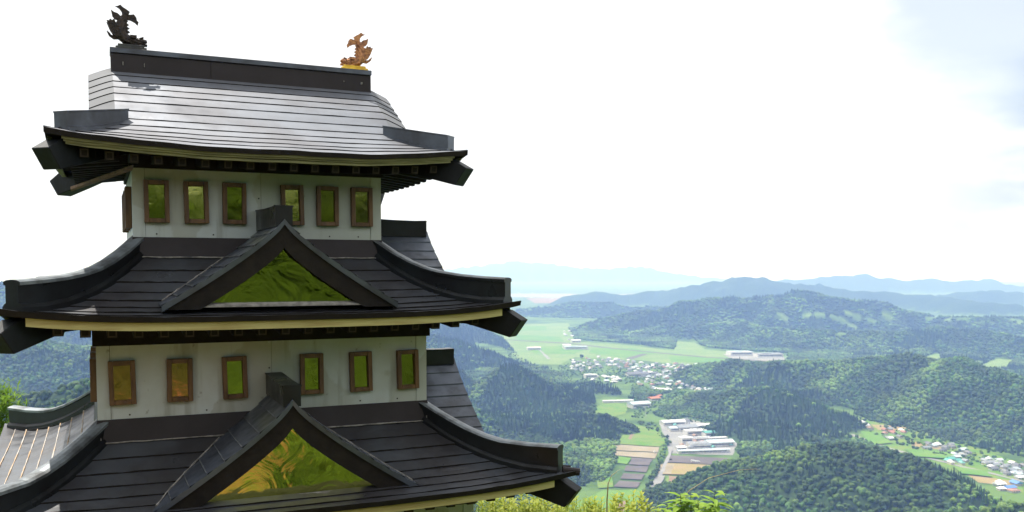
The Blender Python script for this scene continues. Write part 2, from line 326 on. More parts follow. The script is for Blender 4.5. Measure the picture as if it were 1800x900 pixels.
for stretch, sc, lo, hi, colr_, amt in (((1, 1, .10), 9.0, .56, .72, (.22, .22, .18, 1), .55), ((1, 1, 1), 1.1, .49, .515, (.36, .37, .31, 1), .55), ((1, 1, 1), 14, .66, .76, (.17, .17, .14, 1), .6)):
    mpn = N(t, 'ShaderNodeMapping'); mpn.inputs['Scale'].default_value = stretch; n = N(t, 'ShaderNodeTexNoise'); n.inputs['Scale'].default_value = sc; n.inputs['Detail'].default_value = 6
    r_ = N(t, 'ShaderNodeMapRange', interpolation_type='SMOOTHSTEP'); r_.inputs['From Min'].default_value = lo; r_.inputs['From Max'].default_value = hi; r_.inputs['To Max'].default_value = amt
    mxn = N(t, 'ShaderNodeMix', data_type='RGBA'); mxn.inputs[7].default_value = colr_
    t.links.new(c.outputs['Object'], mpn.inputs['Vector']); t.links.new(mpn.outputs[0], n.inputs['Vector']); t.links.new(n.outputs['Fac'], r_.inputs['Value']); t.links.new(r_.outputs[0], mxn.inputs[0]); t.links.new(src, mxn.inputs[6]); src = mxn.outputs[2]
t.links.new(src, b.inputs['Base Color'])
M_wood = mat('window_wood', (.16, .085, .034), .6, col2=(.085, .043, .019), scale=14, stretch=(1, 1, .25), bump=.3)
M_seal = mat('sealant_grey', (.33, .31, .28), .8, col2=(.15, .14, .13), scale=14)
M_seam = mat('seam_slate', (.20, .21, .22), .6, col2=(.10, .105, .11), scale=12)
M_plank = mat('rust_plank', (.20, .10, .045), .8, col2=(.10, .05, .025), scale=10)
M_screw = mat('screw_black', (.01, .01, .01), .5)
def mirror_film(name, tint, wob, sc, r0=.02, r1=.08):
    m = bpy.data.materials.new(name); m.use_nodes = True; t = m.node_tree; b = t.nodes['Principled BSDF']
    b.inputs['Metallic'].default_value = 1; b.inputs['Roughness'].default_value = .09; b.inputs['Base Color'].default_value = (*tint, 1)
    c = N(t, 'ShaderNodeTexCoord'); n = N(t, 'ShaderNodeTexNoise'); n.inputs['Scale'].default_value = sc; n.inputs['Detail'].default_value = 3; n.inputs['Distortion'].default_value = 1.2
    t.links.new(c.outputs['Object'], n.inputs['Vector']); bp = N(t, 'ShaderNodeBump'); bp.inputs['Strength'].default_value = wob; bp.inputs['Distance'].default_value = .03
    t.links.new(n.outputs['Fac'], bp.inputs['Height']); t.links.new(bp.outputs[0], b.inputs['Normal'])
    d = N(t, 'ShaderNodeTexNoise'); d.inputs['Scale'].default_value = 7; d.inputs['Detail'].default_value = 6; t.links.new(c.outputs['Object'], d.inputs['Vector'])
    r_ = N(t, 'ShaderNodeMapRange'); r_.inputs['From Min'].default_value = .35; r_.inputs['From Max'].default_value = .75; r_.inputs['To Min'].default_value = r0; r_.inputs['To Max'].default_value = r1
    t.links.new(d.outputs['Fac'], r_.inputs['Value']); t.links.new(r_.outputs[0], b.inputs['Roughness'])
    return m
M_film = mirror_film('mirror_film', (.32, .33, .095), .08, 4.0, .05, .16)
M_film_a = mirror_film('mirror_film_brown_reflection', (.40, .22, .125), .10, 5.0, .06, .18)  # brown reflection in the two left middle panes is put into the tint
M_film_g = mirror_film('mirror_film_gable', (.28, .30, .09), .28, 3.2, .05, .15); M_film_h = mirror_film('mirror_film_swirl', (.42, .42, .12), .24, 3.2, .04, .12)

# ------------------------------------------------------------------ tower
YAW = 24.383
castle = empty('castle_tower', (-2.623, 9.150, 0), R(YAW))
tag(castle, 'white walled miniature castle keep with three tiers of dark sheet metal roofs', 'castle')
W1, B1, E1, F1 = 1.10, .862, 1.742, 1.526
W2, B2, E2, F2 = 1.414, 1.262, 2.035, 2.053
W3, B3, E3, F3 = 1.73, 1.66, 2.393, 2.427

def wall(wd, bd, z0, z1, seam):
    m = MB(); cb = .10
    m.box(-wd+.012, wd-.012, -bd+.012, bd-.012, z0, z1, 1)                       # dark core behind the joints
    for sb in (1, -1):
        y0, y1 = (bd-.012, bd) if sb > 0 else (-bd, -bd+.012)
        m.box(-wd+cb, seam-.0015, y0, y1, z0, z1); m.box(seam+.0015, wd-cb, y0, y1, z0, z1)
        for sa in (1, -1):
            a0, a1 = sorted((sa*(wd-cb+.003), sa*(wd+.004))); q = sorted((sb*(bd-.012), sb*(bd+.005))); m.box(a0, a1, q[0], q[1], z0, z1)
    for sa in (1, -1):
        q = sorted((sa*(wd-.012), sa*wd)); m.box(q[0], q[1], -bd+.03, bd-.0135, z0, z1)
    for a in (-.83*wd, -.40*wd, .12*wd, .55*wd, .80*wd):
        m.box(a-.006, a+.006, bd, bd+.004, z0+.035, z0+.047, 2)
    m.box(seam-.02-.006, seam-.02+.006, bd, bd+.004, (z0+z1)/2+.05, (z0+z1)/2+.062, 2)
    return m.build('wall', [M_wall, M_dark, M_screw], castle)
wall(W1, B1, .262, .90, -.02); wall(W2, B2, -1.25, -.60, -.015); wall(W3, B3, -3.45, -2.0, .0)
def window(a, z0, z1, bd, wd=.205, side=None, tilt=0.0, film=None):
    "projecting timber box frame with a mirrored pane; side=-1 puts it on the left wall"
    lean = tilt*.022; zc_ = (z0+z1)/2
    T = (lambda x, y, z: (x+lean*(z-zc_), y, z-lean*(x-a))) if side is None else (lambda x, y, z: (side*y, x, z))
    m = MB(); h = wd/2; fr = .038; d0, d1 = bd+.002, bd+.055
    def bx(x0, x1, y0, y1, zz0, zz1):
        s_ = MB(); s_.box(x0, x1, y0, y1, zz0, zz1); i = len(m.v); m.v += [T(*p) for p in s_.v]; m.f += [[i+k for k in f] for f in s_.f]; m.m += s_.m
    bx(a-h, a-h+fr, d0, d1, z0, z1); bx(a+h-fr, a+h, d0, d1, z0, z1)
    bx(a-h+fr+.001, a+h-fr-.001, d0, d1-.002, z1-fr, z1); bx(a-h+fr+.001, a+h-fr-.001, d0, d1-.002, z0, z0+fr)
    o = m.build('window', M_wood, castle, bevel=.003)
    p = MB(); q = [T(a-h+fr-.004, bd+.022, z0+fr-.004), T(a+h-fr+.004, bd+.022, z0+fr-.004), T(a+h-fr+.004, bd+.022+tilt*.01, z1-fr+.004), T(a-h+fr-.004, bd+.022+tilt*.01, z1-fr+.004)]
    p.prism(q, Vector(T(0, -.006, 0))); p.build('pane', film or M_film, o)
for k, a in enumerate((-.909, -.582, -.257, .257, .582, .909)): window(a, .400, .767, B1, tilt=random.uniform(-1, 1))
for k, a in enumerate((-1.226, -.779, -.331, .331, .779, 1.226)): window(a, -1.118, -.756, B2, tilt=random.uniform(-1, 1), film=M_film_a if k < 2 else None)
for b_ in (.52, .05, -.42): window(b_, .36, .727, W1, side=-1)
for b_ in (.93, .30, -.30): window(b_, -1.118, -.756, W2, side=-1)

def skirt(wd, bd, e, f, z0, z1, up, expo, s):   # height of a tier roof at s (0 wall, 1 eave), t along (-1..1)
    def z(s, t): return z0+(z1-z0)*(1-(1-min(s, 1))**expo)+up*(s**2)*(abs(t)**4)
    return z
def tier(wd, bd, e, f, z0, z1, up, expo, ncourse, thick, material):
    zf = skirt(wd, bd, e, f, z0, z1, up, expo, 0); m = MB(); nt_ = 33
    ts = [math.copysign(abs(x)**.8, x) for x in np.linspace(-1, 1, nt_)]
    def P(side, s, t, dz=0.0, ext=0.0):
        al, out = (wd+(e-wd)*s, bd+(f-bd)*s) if side in 'FB' else (bd+(f-bd)*s, wd+(e-wd)*s)
        zz = zf(s, t)+dz; out += ext
        return {'F': (t*al, out, zz), 'B': (-t*al, -out, zz), 'R': (out, -t*al, zz), 'L': (-out, t*al, zz)}[side]
    for side in 'FBRL':
        for c in range(ncourse):
            s0, s1 = c/ncourse, (c+1)/ncourse; jit = [random.uniform(-.003, .003) for _ in ts]
            top = [P(side, s0, t, 0.0) for t in ts]; mid = [P(side, (s0+s1)/2, t, .006+jit[k]) for k, t in enumerate(ts)]
            low = [P(side, s1, t, .011+jit[k]*1.2, .006) for k, t in enumerate(ts)]
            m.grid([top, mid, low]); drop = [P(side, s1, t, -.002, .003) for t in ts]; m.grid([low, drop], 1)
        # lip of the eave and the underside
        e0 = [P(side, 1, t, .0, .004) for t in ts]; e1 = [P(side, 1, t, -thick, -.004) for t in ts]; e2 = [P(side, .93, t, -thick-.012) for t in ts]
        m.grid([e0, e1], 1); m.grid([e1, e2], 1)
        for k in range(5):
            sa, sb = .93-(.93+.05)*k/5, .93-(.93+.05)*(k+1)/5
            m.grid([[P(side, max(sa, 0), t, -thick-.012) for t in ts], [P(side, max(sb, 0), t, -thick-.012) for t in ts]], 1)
    o = m.build('roof', [material, M_dark], castle); return o, zf, P
def ridge_sweep(parent, pts, wid=.11, mt=None, base=.17):
    "pts: (a, b, z_roof, z_top): a capped hip ridge swept along its plan line"
    m = MB(); P_ = [Vector((p[0], p[1], 0)) for p in pts]; R_ = []
    for k, p in enumerate(pts):
        d = (P_[min(k+1, len(pts)-1)]-P_[max(k-1, 0)]).normalized(); n = Vector((-d.y, d.x, 0)); zr, zt = p[2], p[3]
        prof = [(-base/2, zr-.03), (-base/2, zr+.022), (-wid/2-.012, zr+.045), (-wid/2, zr+.05), (-wid/2, zt-.032), (-wid/2-.016, zt-.030), (-wid/2-.016, zt-.006), (-wid/2+.012, zt+.006), (0, zt+.010),
                (wid/2-.012, zt+.006), (wid/2+.016, zt-.006), (wid/2+.016, zt-.030), (wid/2, zt-.032), (wid/2, zr+.05), (wid/2+.012, zr+.045), (base/2, zr+.022), (base/2, zr-.03)]
        R_.append([Vector((p[0], p[1], 0))+n*x+Vector((0, 0, z)) for x, z in prof])
    m.loft(R_); n = len(R_[0])
    for a_ in range(len(R_)-1):
        for q in (5, 6, 7, 8, 9): m.m[a_*n+q] = 1
    return m.build('corner_ridge', [mt or M_ver, M_cap], parent)
def hip_rafter(parent, sa, sb, tipa, tipb, z, w_=.15, L_=.95):
    "heavy beam under the corner with a chamfered, pointed end"
    d = Vector((sa*.66, sb*.75, 0)).normalized(); n = Vector((-d.y, d.x, 0)); T = Vector((tipa, tipb, 0))
    prof = [(0, 0), (-.15, .085), (-L_, .24), (-L_, .06), (-.42, -.075), (-.115, -.155)]
    a = [T+d*x+n*(w_/2)+Vector((0, 0, z+q)) for x, q in prof]; b_ = [T+d*x-n*(w_/2)+Vector((0, 0, z+q)) for x, q in prof]
    m = MB(); m.loft([a, b_]); return m.build('hip_rafter', M_ver2, parent, bevel=.006)
M_ver2 = mat('hip_rafter_metal', (.008, .009, .010), .5, .0, col2=(.013, .015, .017), spec=.15, scale=5, bump=.12)
def rafter(parent, p0, p1, wd=.075, ht=.085, end=True):
    p0, p1 = Vector(p0), Vector(p1); d = (p1-p0); n = Vector((-d.y, d.x, 0)).normalized()*wd/2; u = Vector((0, 0, ht))
    cut = d.normalized()*.02
    m = MB(); A = [p0-n, p0+n, p0+n+u, p0-n+u]; Bq = [p1-n-cut, p1+n-cut, p1+n+u, p1-n+u]; m.loft([A, Bq])
    if end:       # worn paint at the rim of the end grain
        c = (Bq[0]+Bq[2])/2; off = d.normalized()*.004; q = [c+(x-c)*.86+off for x in Bq]; q2 = [c+(x-c)*.58+off for x in Bq]
        for k in range(4): m.face([q[k], q[(k+1) % 4], q2[(k+1) % 4], q2[k]], 1)
    return m.build('rafter', [M_dark, M_end], parent, recalc=not end)
def eave_board(parent, P, s, dz, ht, mt, th=.03, sides='FLR', tmax=.93):
    for side in sides:
        m = MB(); rows = []; ts = np.linspace(-tmax, tmax, 28)
        for k, t in enumerate(ts):
            a = Vector(P(side, s, t, dz)); b_ = Vector(P(side, s, t, dz-ht)); c = Vector(P(side, s-.06, t, 0)); a2 = Vector((c.x, c.y, a.z)); b2 = Vector((c.x, c.y, b_.z))
            rows.append([a, a2, b2, b_])
        m.loft(rows); m.build('eave_board', mt, parent)
def seam_streaks(parent, P, n_, m_):
    for c in range(1, n_):
        st = MB(); ts_ = np.linspace(-.93, .93, 30); st.tube([Vector(P('L', c/n_-.004, t, .014)) for t in ts_], [random.uniform(.004, .010) for _ in ts_], 5); st.build('seam', m_, parent)

# --- middle and lower tiers
for (wd, bd, e, f, z0, z1, up, zbeam, xr) in ((W1+.03, B1+.035, E2, F2, .095, -.378, .085, -.63, 2), (W2+.03, B2+.045, E3, F3, -1.43, -1.866, .085, -2.16, 3)):
    roof, zf, P = tier(wd, bd, e, f, z0, z1, up, 2.1, 8, .032, M_cop)
    eave_board(roof, P, .972, -.036, .062, M_board)
    if xr == 3: seam_streaks(roof, P, 8, mat('rusty_sealant', (.46, .30, .16), .8, col2=(.44, .42, .39), scale=2))
    lw, lb = (W2, B2) if xr == 2 else (W3, B3)
    m = MB(); m.box(-lw-.03, lw+.03, -lb-.03, lb+.035, zbeam, zbeam+.17); m.build('wall_plate', M_dark, roof)
    zb = z1-.175
    nF = 19 if xr == 2 else 23
    for k in range(nF):
        a = (k-(nF-1)/2)*.1855
        if xr == 3 and a < -1.4: continue
        lift = up*(abs(a)/e)**4; over = max(0, abs(a)-lw)
        rafter(roof, (a, lb-.02+over*1.0, zb+.075), (a, f-.17, zb+lift+.01))
    for k in range(12):
        b_ = f-.42-k*.19
        for sd in (1, -1):
            if sd < 0 and xr == 3 or b_ < -f+.4: continue
            lift = up*(abs(b_)/f)**4; over = max(0, b_-lb)
            rafter(roof, (sd*(lw-.02+over), b_, zb+.075), (sd*(e-.17), b_, zb+lift+.01), end=False)
    for sa, sb in ((1, 1), (-1, 1), (-1, -1), (1, -1)):
        hip_rafter(roof, sa, sb, sa*(e+.045), sb*(f-.01), z1+up-.165)
    # corner ridges
    if xr == 2: cs = [(-.07, .31), (0, .252), (.10, .165), (.23, .072), (.34, .012), (.45, -.026), (.6, -.058), (.76, -.077), (.915, -.088)]
    else: cs = [(-.06, -1.225), (.02, -1.285), (.10, -1.345), (.186, -1.402), (.3, -1.472), (.42, -1.528), (.53, -1.560), (.7, -1.570), (.905, -1.563)]
    wa, wb = (W1, B1) if xr == 2 else (W2, B2)
    for sa, sb in ((1, 1), (-1, 1), (-1, -1), (1, -1)):
        pts = []
        for s, zt in cs:
            sr = max(0, s); pts.append((sa*(wa+(e-wa)*s), sb*(wb+(f-wb)*s), zf(sr, 1.0)+.005, zt))
        ridge_sweep(roof, pts, mt=M_ridge)
    # wall flashing with a grey bead of sealant along its foot
    m = MB(); zt = .2745 if xr == 2 else -1.2405
    m.loft([[(-wd-.012, -bd-.012, z0+.0), (wd+.012, -bd-.012, z0), (wd+.012, bd+.012, z0), (-wd-.012, bd+.012, z0)], [(-wa-.008, -wb-.01, zt), (wa+.008, -wb-.01, zt), (wa+.008, wb+.010, zt), (-wa-.008, wb+.010, zt)]])
    m.build('flashing', M_flash, roof)
    m = MB(); pts = []
    for k in range(26): x = -wd+.05+(2*wd-.1)*k/25; pts.append((x, bd+.018+random.uniform(-.002, .002), z0+.006+random.uniform(-.003, .003)))
    pts = [(-wd+.012, bd+.014, z0+.12), (-wd+.016, bd+.016, z0+.06), (-wd+.045, bd+.017, z0+.05)]+pts+[(wd-.045, bd+.017, z0+.05), (wd-.016, bd+.016, z0+.06), (wd-.012, bd+.014, z0+.12)]
    m.tube(pts, [.006+random.uniform(-.002, .003) for _ in pts], 6); m.build('sealant', M_seal, roof)

    # --- gabled dormers: front (with a mirrored triangle) and right-hand side
    def dormer(front, back, apex, foot, hw, T, pane):
        prof = lambda u: apex-(apex-foot)*(abs(u)**.82)
        m = MB(); nc = 8
        for sd in (-1, 1):
            for c in range(nc):
                u0, u1 = c/nc, (c+1)/nc; rows = []
                for q in range(5):
                    u = u0+(u1-u0)*q/4; rows.append([T(sd*hw*u, y, prof(u)+.012*q/4) for y in (front+.012, front-.05, (front+back)/2, back)])
                m.grid(rows); m.grid([rows[-1], [T(sd*hw*u1, y, prof(u1)-.002) for y in (front+.012, front-.05, (front+back)/2, back)]])
            us = np.linspace(0, 1, 25)
            m.grid([[T(sd*hw*u, front+.012, prof(u)+.012*((u*nc) % 1)) for u in us], [T(sd*hw*u, front+.008, prof(u)-.045) for u in us]])
            m.grid([[T(sd*hw*u, front+.008, prof(u)-.045) for u in us], [T(sd*hw*u, front-.5, prof(u)-.045) for u in us]], 1)
        o = m.build('dormer', [M_ver, M_dark], castle)
        for sd in (-1, 1):
            bm_ = MB(); us = np.linspace(0, 1, 21); rings = []
            for u in us:
                zt = prof(u)-.046; zb_ = max(zt-.185+.03*u, foot-.03); x = sd*hw*u; zb_ = min(zb_, zt-.01)
                rings.append([T(x, front-.012, zt), T(x, front-.012, zb_), T(x, front-.06, zb_), T(x, front-.06, zt)])
            bm_.loft(rings); bm_.build('bargeboard', M_dark, o)
        g = MB(); us = np.linspace(-.80, .80, 33); zl = foot+.015
        top = [T(hw*u, front-.085, max(zl+.001, prof(u)-.20)) for u in us]; bot = [T(hw*u, front-.085, zl) for u in us]
        g.grid([top, bot]); g.build('gable_pane' if pane else 'gable_panel', (M_film_g if xr == 2 else M_film_h) if pane else M_dark, o)
        s_ = MB(); s_.loft([[T(x, y, z) for x, y, z in ((hx, front-.075, zl-.03), (hx, front-.02, zl-.03), (hx, front-.022, zl-.012+random.uniform(-.005, .006)), (hx, front-.075, zl+.004))] for hx in np.linspace(-hw*.78, hw*.78, 30)]); s_.build('sill', M_seal, o)
        if pane:
            for sd in (-1, 1):
                for c in range(1, nc):
                    u = c/nc; back_y = back
                    ys = np.linspace(bd, front-.03, 120); q = [y for y in ys if zf((y-bd)/(f-bd), 0) < prof(u)-.004]
                    if q and front-q[0] > .06: v_ = MB(); v_.tube([T(sd*(hw*u+.004), y, prof(u)+.011) for y in np.linspace(max(q[0], back+.02), front, 8)], [random.uniform(.002, .005) for _ in range(8)], 5); v_.build('seam', M_seam, o)
                line = []
                for u in np.linspace(.30, .97, 24):
                    ys = np.linspace(bd, f, 160); zz = [zf((y-bd)/(f-bd), 0) for y in ys]; q = int(np.argmin(np.abs(np.array(zz)-prof(u)))); yv = ys[q]
                    if 0 < q < 159 and yv < front-.02: line.append(T(sd*hw*u+sd*random.uniform(-.002, .004), yv, prof(u)+.014))
                if len(line) > 3: v_ = MB(); v_.tube(line, [random.uniform(.004, .009) for _ in line], 6); v_.build('valley_sealant', M_seal, o)
        k_ = MB(); k_.loft([[T(x, y, z) for x, z in ((-w0, apex-.06), (-w0, apex+hz_-.012), (-w0-.008, apex+hz_-.010), (-w0-.008, apex+hz_), (w0+.008, apex+hz_), (w0+.008, apex+hz_-.010), (w0, apex+hz_-.012), (w0, apex-.06))]
                            for y, w0, hz_ in ((back-.02, .066, .128), ((front+back)/2, .066, .112), (front-.16, .066, .108), (front-.02, .070, .112))])
        k_.build('dormer_ridge', M_ridge, o)
        return o
    if xr == 2:
        dormer(1.887, B1+.012, .403, -.290, .947, lambda x, y, z: (x, y, z), True)
        dormer(1.86, W1+.012, .403, -.290, .95, lambda x, y, z: (y, x, z), False)
    else:
        dormer(2.13, B2+.012, -1.039, -1.838, 1.053, lambda x, y, z: (x, y, z), True)
        dormer(2.17, W2+.012, -.985, -1.80, 1.05, lambda x, y, z: (y, x, z), False)

m = MB(); m.tube([(2.30, 2.36, -1.772), (2.44, 2.41, -1.790)], .034, 10); m.tube([(2.31, 2.33, -1.745), (2.38, 2.36, -1.750)], .014, 8); m.build('eave_end_roll', M_flash, roof)
# --- top hip-and-gable roof
zp = cubic([.0, .2, .6, .82, .92, 1.2, 1.526], [1.875, 1.745, 1.497, 1.330, 1.262, 1.115, .992])
VB = .86
def hwf(b_): return 1.222 if b_ <= VB else 1.222+(E1-1.222)*(b_-VB)/(F1-VB)
def top_pt(sb, b_, t, dz=0.0):
    q = max(0, (b_-VB)/(F1-VB)); return (t*hwf(b_), sb*b_, zp(b_)+.088*q*q*abs(t)**3+dz+q*(.0035*math.sin(t*9+.7)+.002*math.sin(t*23)))
m = MB(); nc = 12; ts = [math.copysign(abs(x)**.8, x) for x in np.linspace(-1, 1, 37)]
bs = [0.0]+list(np.linspace(.02, F1, nc+1)[1:])
for sb in (1, -1):
    for c in range(nc):
        b0, b1 = bs[c], bs[c+1]; jit = [random.uniform(-.004, .004) for _ in ts]; jm = np.convolve(jit, [.25, .5, .25], 'same')
        top = [top_pt(sb, b0, t) for t in ts]; mid = [top_pt(sb, (b0+b1)/2, t, .006) for t in ts]; low = [top_pt(sb, b1+.002, t, .0085+jm[k]*.7) for k, t in enumerate(ts)]; dr = [top_pt(sb, b1-.002, t, -.002) for t in ts]
        m.grid([top, mid, low]); m.grid([low, dr], 1)
        if b0 < VB-.02:       # curved verge strip beyond the gable
            for sa in (1, -1):
                def vp(b_, u, dz=0): q = min(b_, VB+.02); return (sa*(1.222+.205*u), sb*q, zp(q)-.085*u**1.15+dz)
                us = np.linspace(0, 1, 6); b1c = min(b1, VB+.02)
                m.grid([[vp(b0, u) for u in us], [vp(b1c, u, .0085) for u in us]], 2); m.grid([[vp(b1c, u, .0085) for u in us], [vp(b1c-.002, u, -.003) for u in us]], 1)
                m.grid([[vp(b0, 1), vp(b1c, 1, .015)], [vp(b0, 1, -.05), vp(b1c, 1, -.05)]], 1)
    lip = [top_pt(sb, F1, t, 0) for t in ts]; l1 = [(p[0], p[1]-sb*.006, p[2]-.034) for p in lip]; l2 = [top_pt(sb, F1-.12, t, -.06) for t in ts]; l3 = [top_pt(sb, VB, t, -.12) for t in ts]
    m.grid([lip, l1], 1); m.grid([l1, l2], 1); m.grid([l2, l3], 1)
for sa in (1, -1):          # side skirts under the gables, gable walls
    for c in range(5):
        def sp(s, t, dz=0): bb = VB+(F1-VB)*s; return (sa*(1.222+(E1-1.222)*s), t*bb, zp(bb)+.088*s*s*abs(t)**3+dz)
        s0, s1 = c/5, (c+1)/5; m.grid([[sp(s0, t) for t in ts], [sp(s1, t, .015) for t in ts]]); m.grid([[sp(s1, t, .015) for t in ts], [sp(s1, t) for t in ts]])
    lip = [sp(1, t) for t in ts]; l1 = [(p[0]-sa*.006, p[1], p[2]-.034) for p in lip]; l2 = [sp(.8, t, -.06) for t in ts]; l3 = [sp(0, t, -.12) for t in ts]
    m.grid([lip, l1], 1); m.grid([l1, l2], 1); m.grid([l2, l3], 1)
    m.prism([(sa*1.18, -VB, zp(VB)-.06), (sa*1.18, VB, zp(VB)-.06), (sa*1.18, .02, 1.85), (sa*1.18, -.02, 1.85)], (sa*.02, 0, 0), 1)
roof1 = m.build('roof', [M_top, M_dark, M_vrg], castle)
def P1(side, s, t, dz=0.0):
    bb = s*F1; up = .088*abs(t)**3
    if side == 'F': p = top_pt(1, bb, t, dz)
    elif side == 'L': q = (bb-VB)/(F1-VB); p = (-(1.222+(E1-1.222)*q), t*bb, zp(bb)+up*q*q+dz)
    else: q = (bb-VB)/(F1-VB); p = ((1.222+(E1-1.222)*q), t*bb, zp(bb)+up*q*q+dz)
    return p
for side in 'FLR':
    for j in range(3):          # three overlapping eave planks
        m = MB(); rows = []
        for t in np.linspace(-.94, .94, 26):
            s = .985-.012*j; a = Vector(P1(side, s, t)); c = Vector(P1(side, s-.03, t)); z1_ = a.z-.036-.022*j-(.012*(1-abs(t)) if j == 2 else 0); 
            rows.append([(a.x, a.y, z1_), (c.x, c.y, z1_), (c.x, c.y, z1_-.021), (a.x, a.y, z1_-.021)])
        m.loft(rows); m.build('eave_board', M_board_g, roof1)
m = MB(); m.box(-W1-.025, W1+.025, -B1-.025, B1+.028, .868, 1.06); m.build('wall_plate', M_dark, roof1)
for k in range(17):
    a = (k-8)*.183; lift = .07*(abs(a)/E1)**3; over = max(0, abs(a)-W1)
    rafter(roof1, (a, B1-.02+over, .905), (a, F1-.15, .838+lift), .07, .075)
for k in range(15):
    b_ = 1.16-k*.178
    for sd in (1, -1):
        lift = .07*(abs(b_)/F1)**3; over = max(0, abs(b_)-B1)
        rafter(roof1, (sd*(W1-.02+over), b_, .905), (sd*(E1-.15), b_, .838+lift), .07, .075, end=False)
for sa, sb in ((1, 1), (-1, 1), (-1, -1), (1, -1)):
    hip_rafter(roof1, sa, sb, sa*(E1+.03), sb*(F1-.02), .925, .17, .9)
    d = Vector((sa*.66, sb*.75, 0)).normalized(); n = Vector((-d.y, d.x, 0)); st = Vector((sa*1.165, sb*.865, 0)); m = MB(); R_ = []
    for x, zr, zt in ((0, 1.245, 1.362), (.25, 1.175, 1.315), (.50, 1.115, 1.268), (.70, 1.09, 1.232)):
        c = st+d*x; R_.append([c+n*y+Vector((0, 0, z)) for y, z in ((-.085, zr-.02), (-.085, zr+.012), (-.06, zr+.02), (-.062, zt-.012), (-.07, zt-.01), (-.07, zt), (.07, zt), (.07, zt-.01), (.062, zt-.012), (.06, zr+.02), (.085, zr+.012), (.085, zr-.02))])
    m.loft(R_); m.build('corner_ridge', M_ver, roof1)
m = MB(); m.loft([[(-1.10, y, z) for y, z in ((1.20, .84), (1.20, .86), (.9, .86), (.9, .84))], [(-1.62, y, z) for y, z in ((-.9, .80), (-.9, .83), (-1.15, .83), (-1.15, .80))]]); m.build('brace_plank', M_plank, roof1)
m = MB(); m.box(-1.235, 1.235, -.088, .088, 1.79, 1.995); m.box(-1.240, 1.240, -.105, .105, 1.996, 2.046, 1)
for a in (-1.13, -.945, .95, 1.13, 1.14): m.box(a-.008, a+.008, .088, .094, 1.90+random.uniform(-.02, .02), 1.925, 2)
m.box(-.352, -.348, .088, .0895, 1.83, 1.99, 0); m.build('roof_ridge', [M_flash, M_ver, M_seal], castle, bevel=.004)

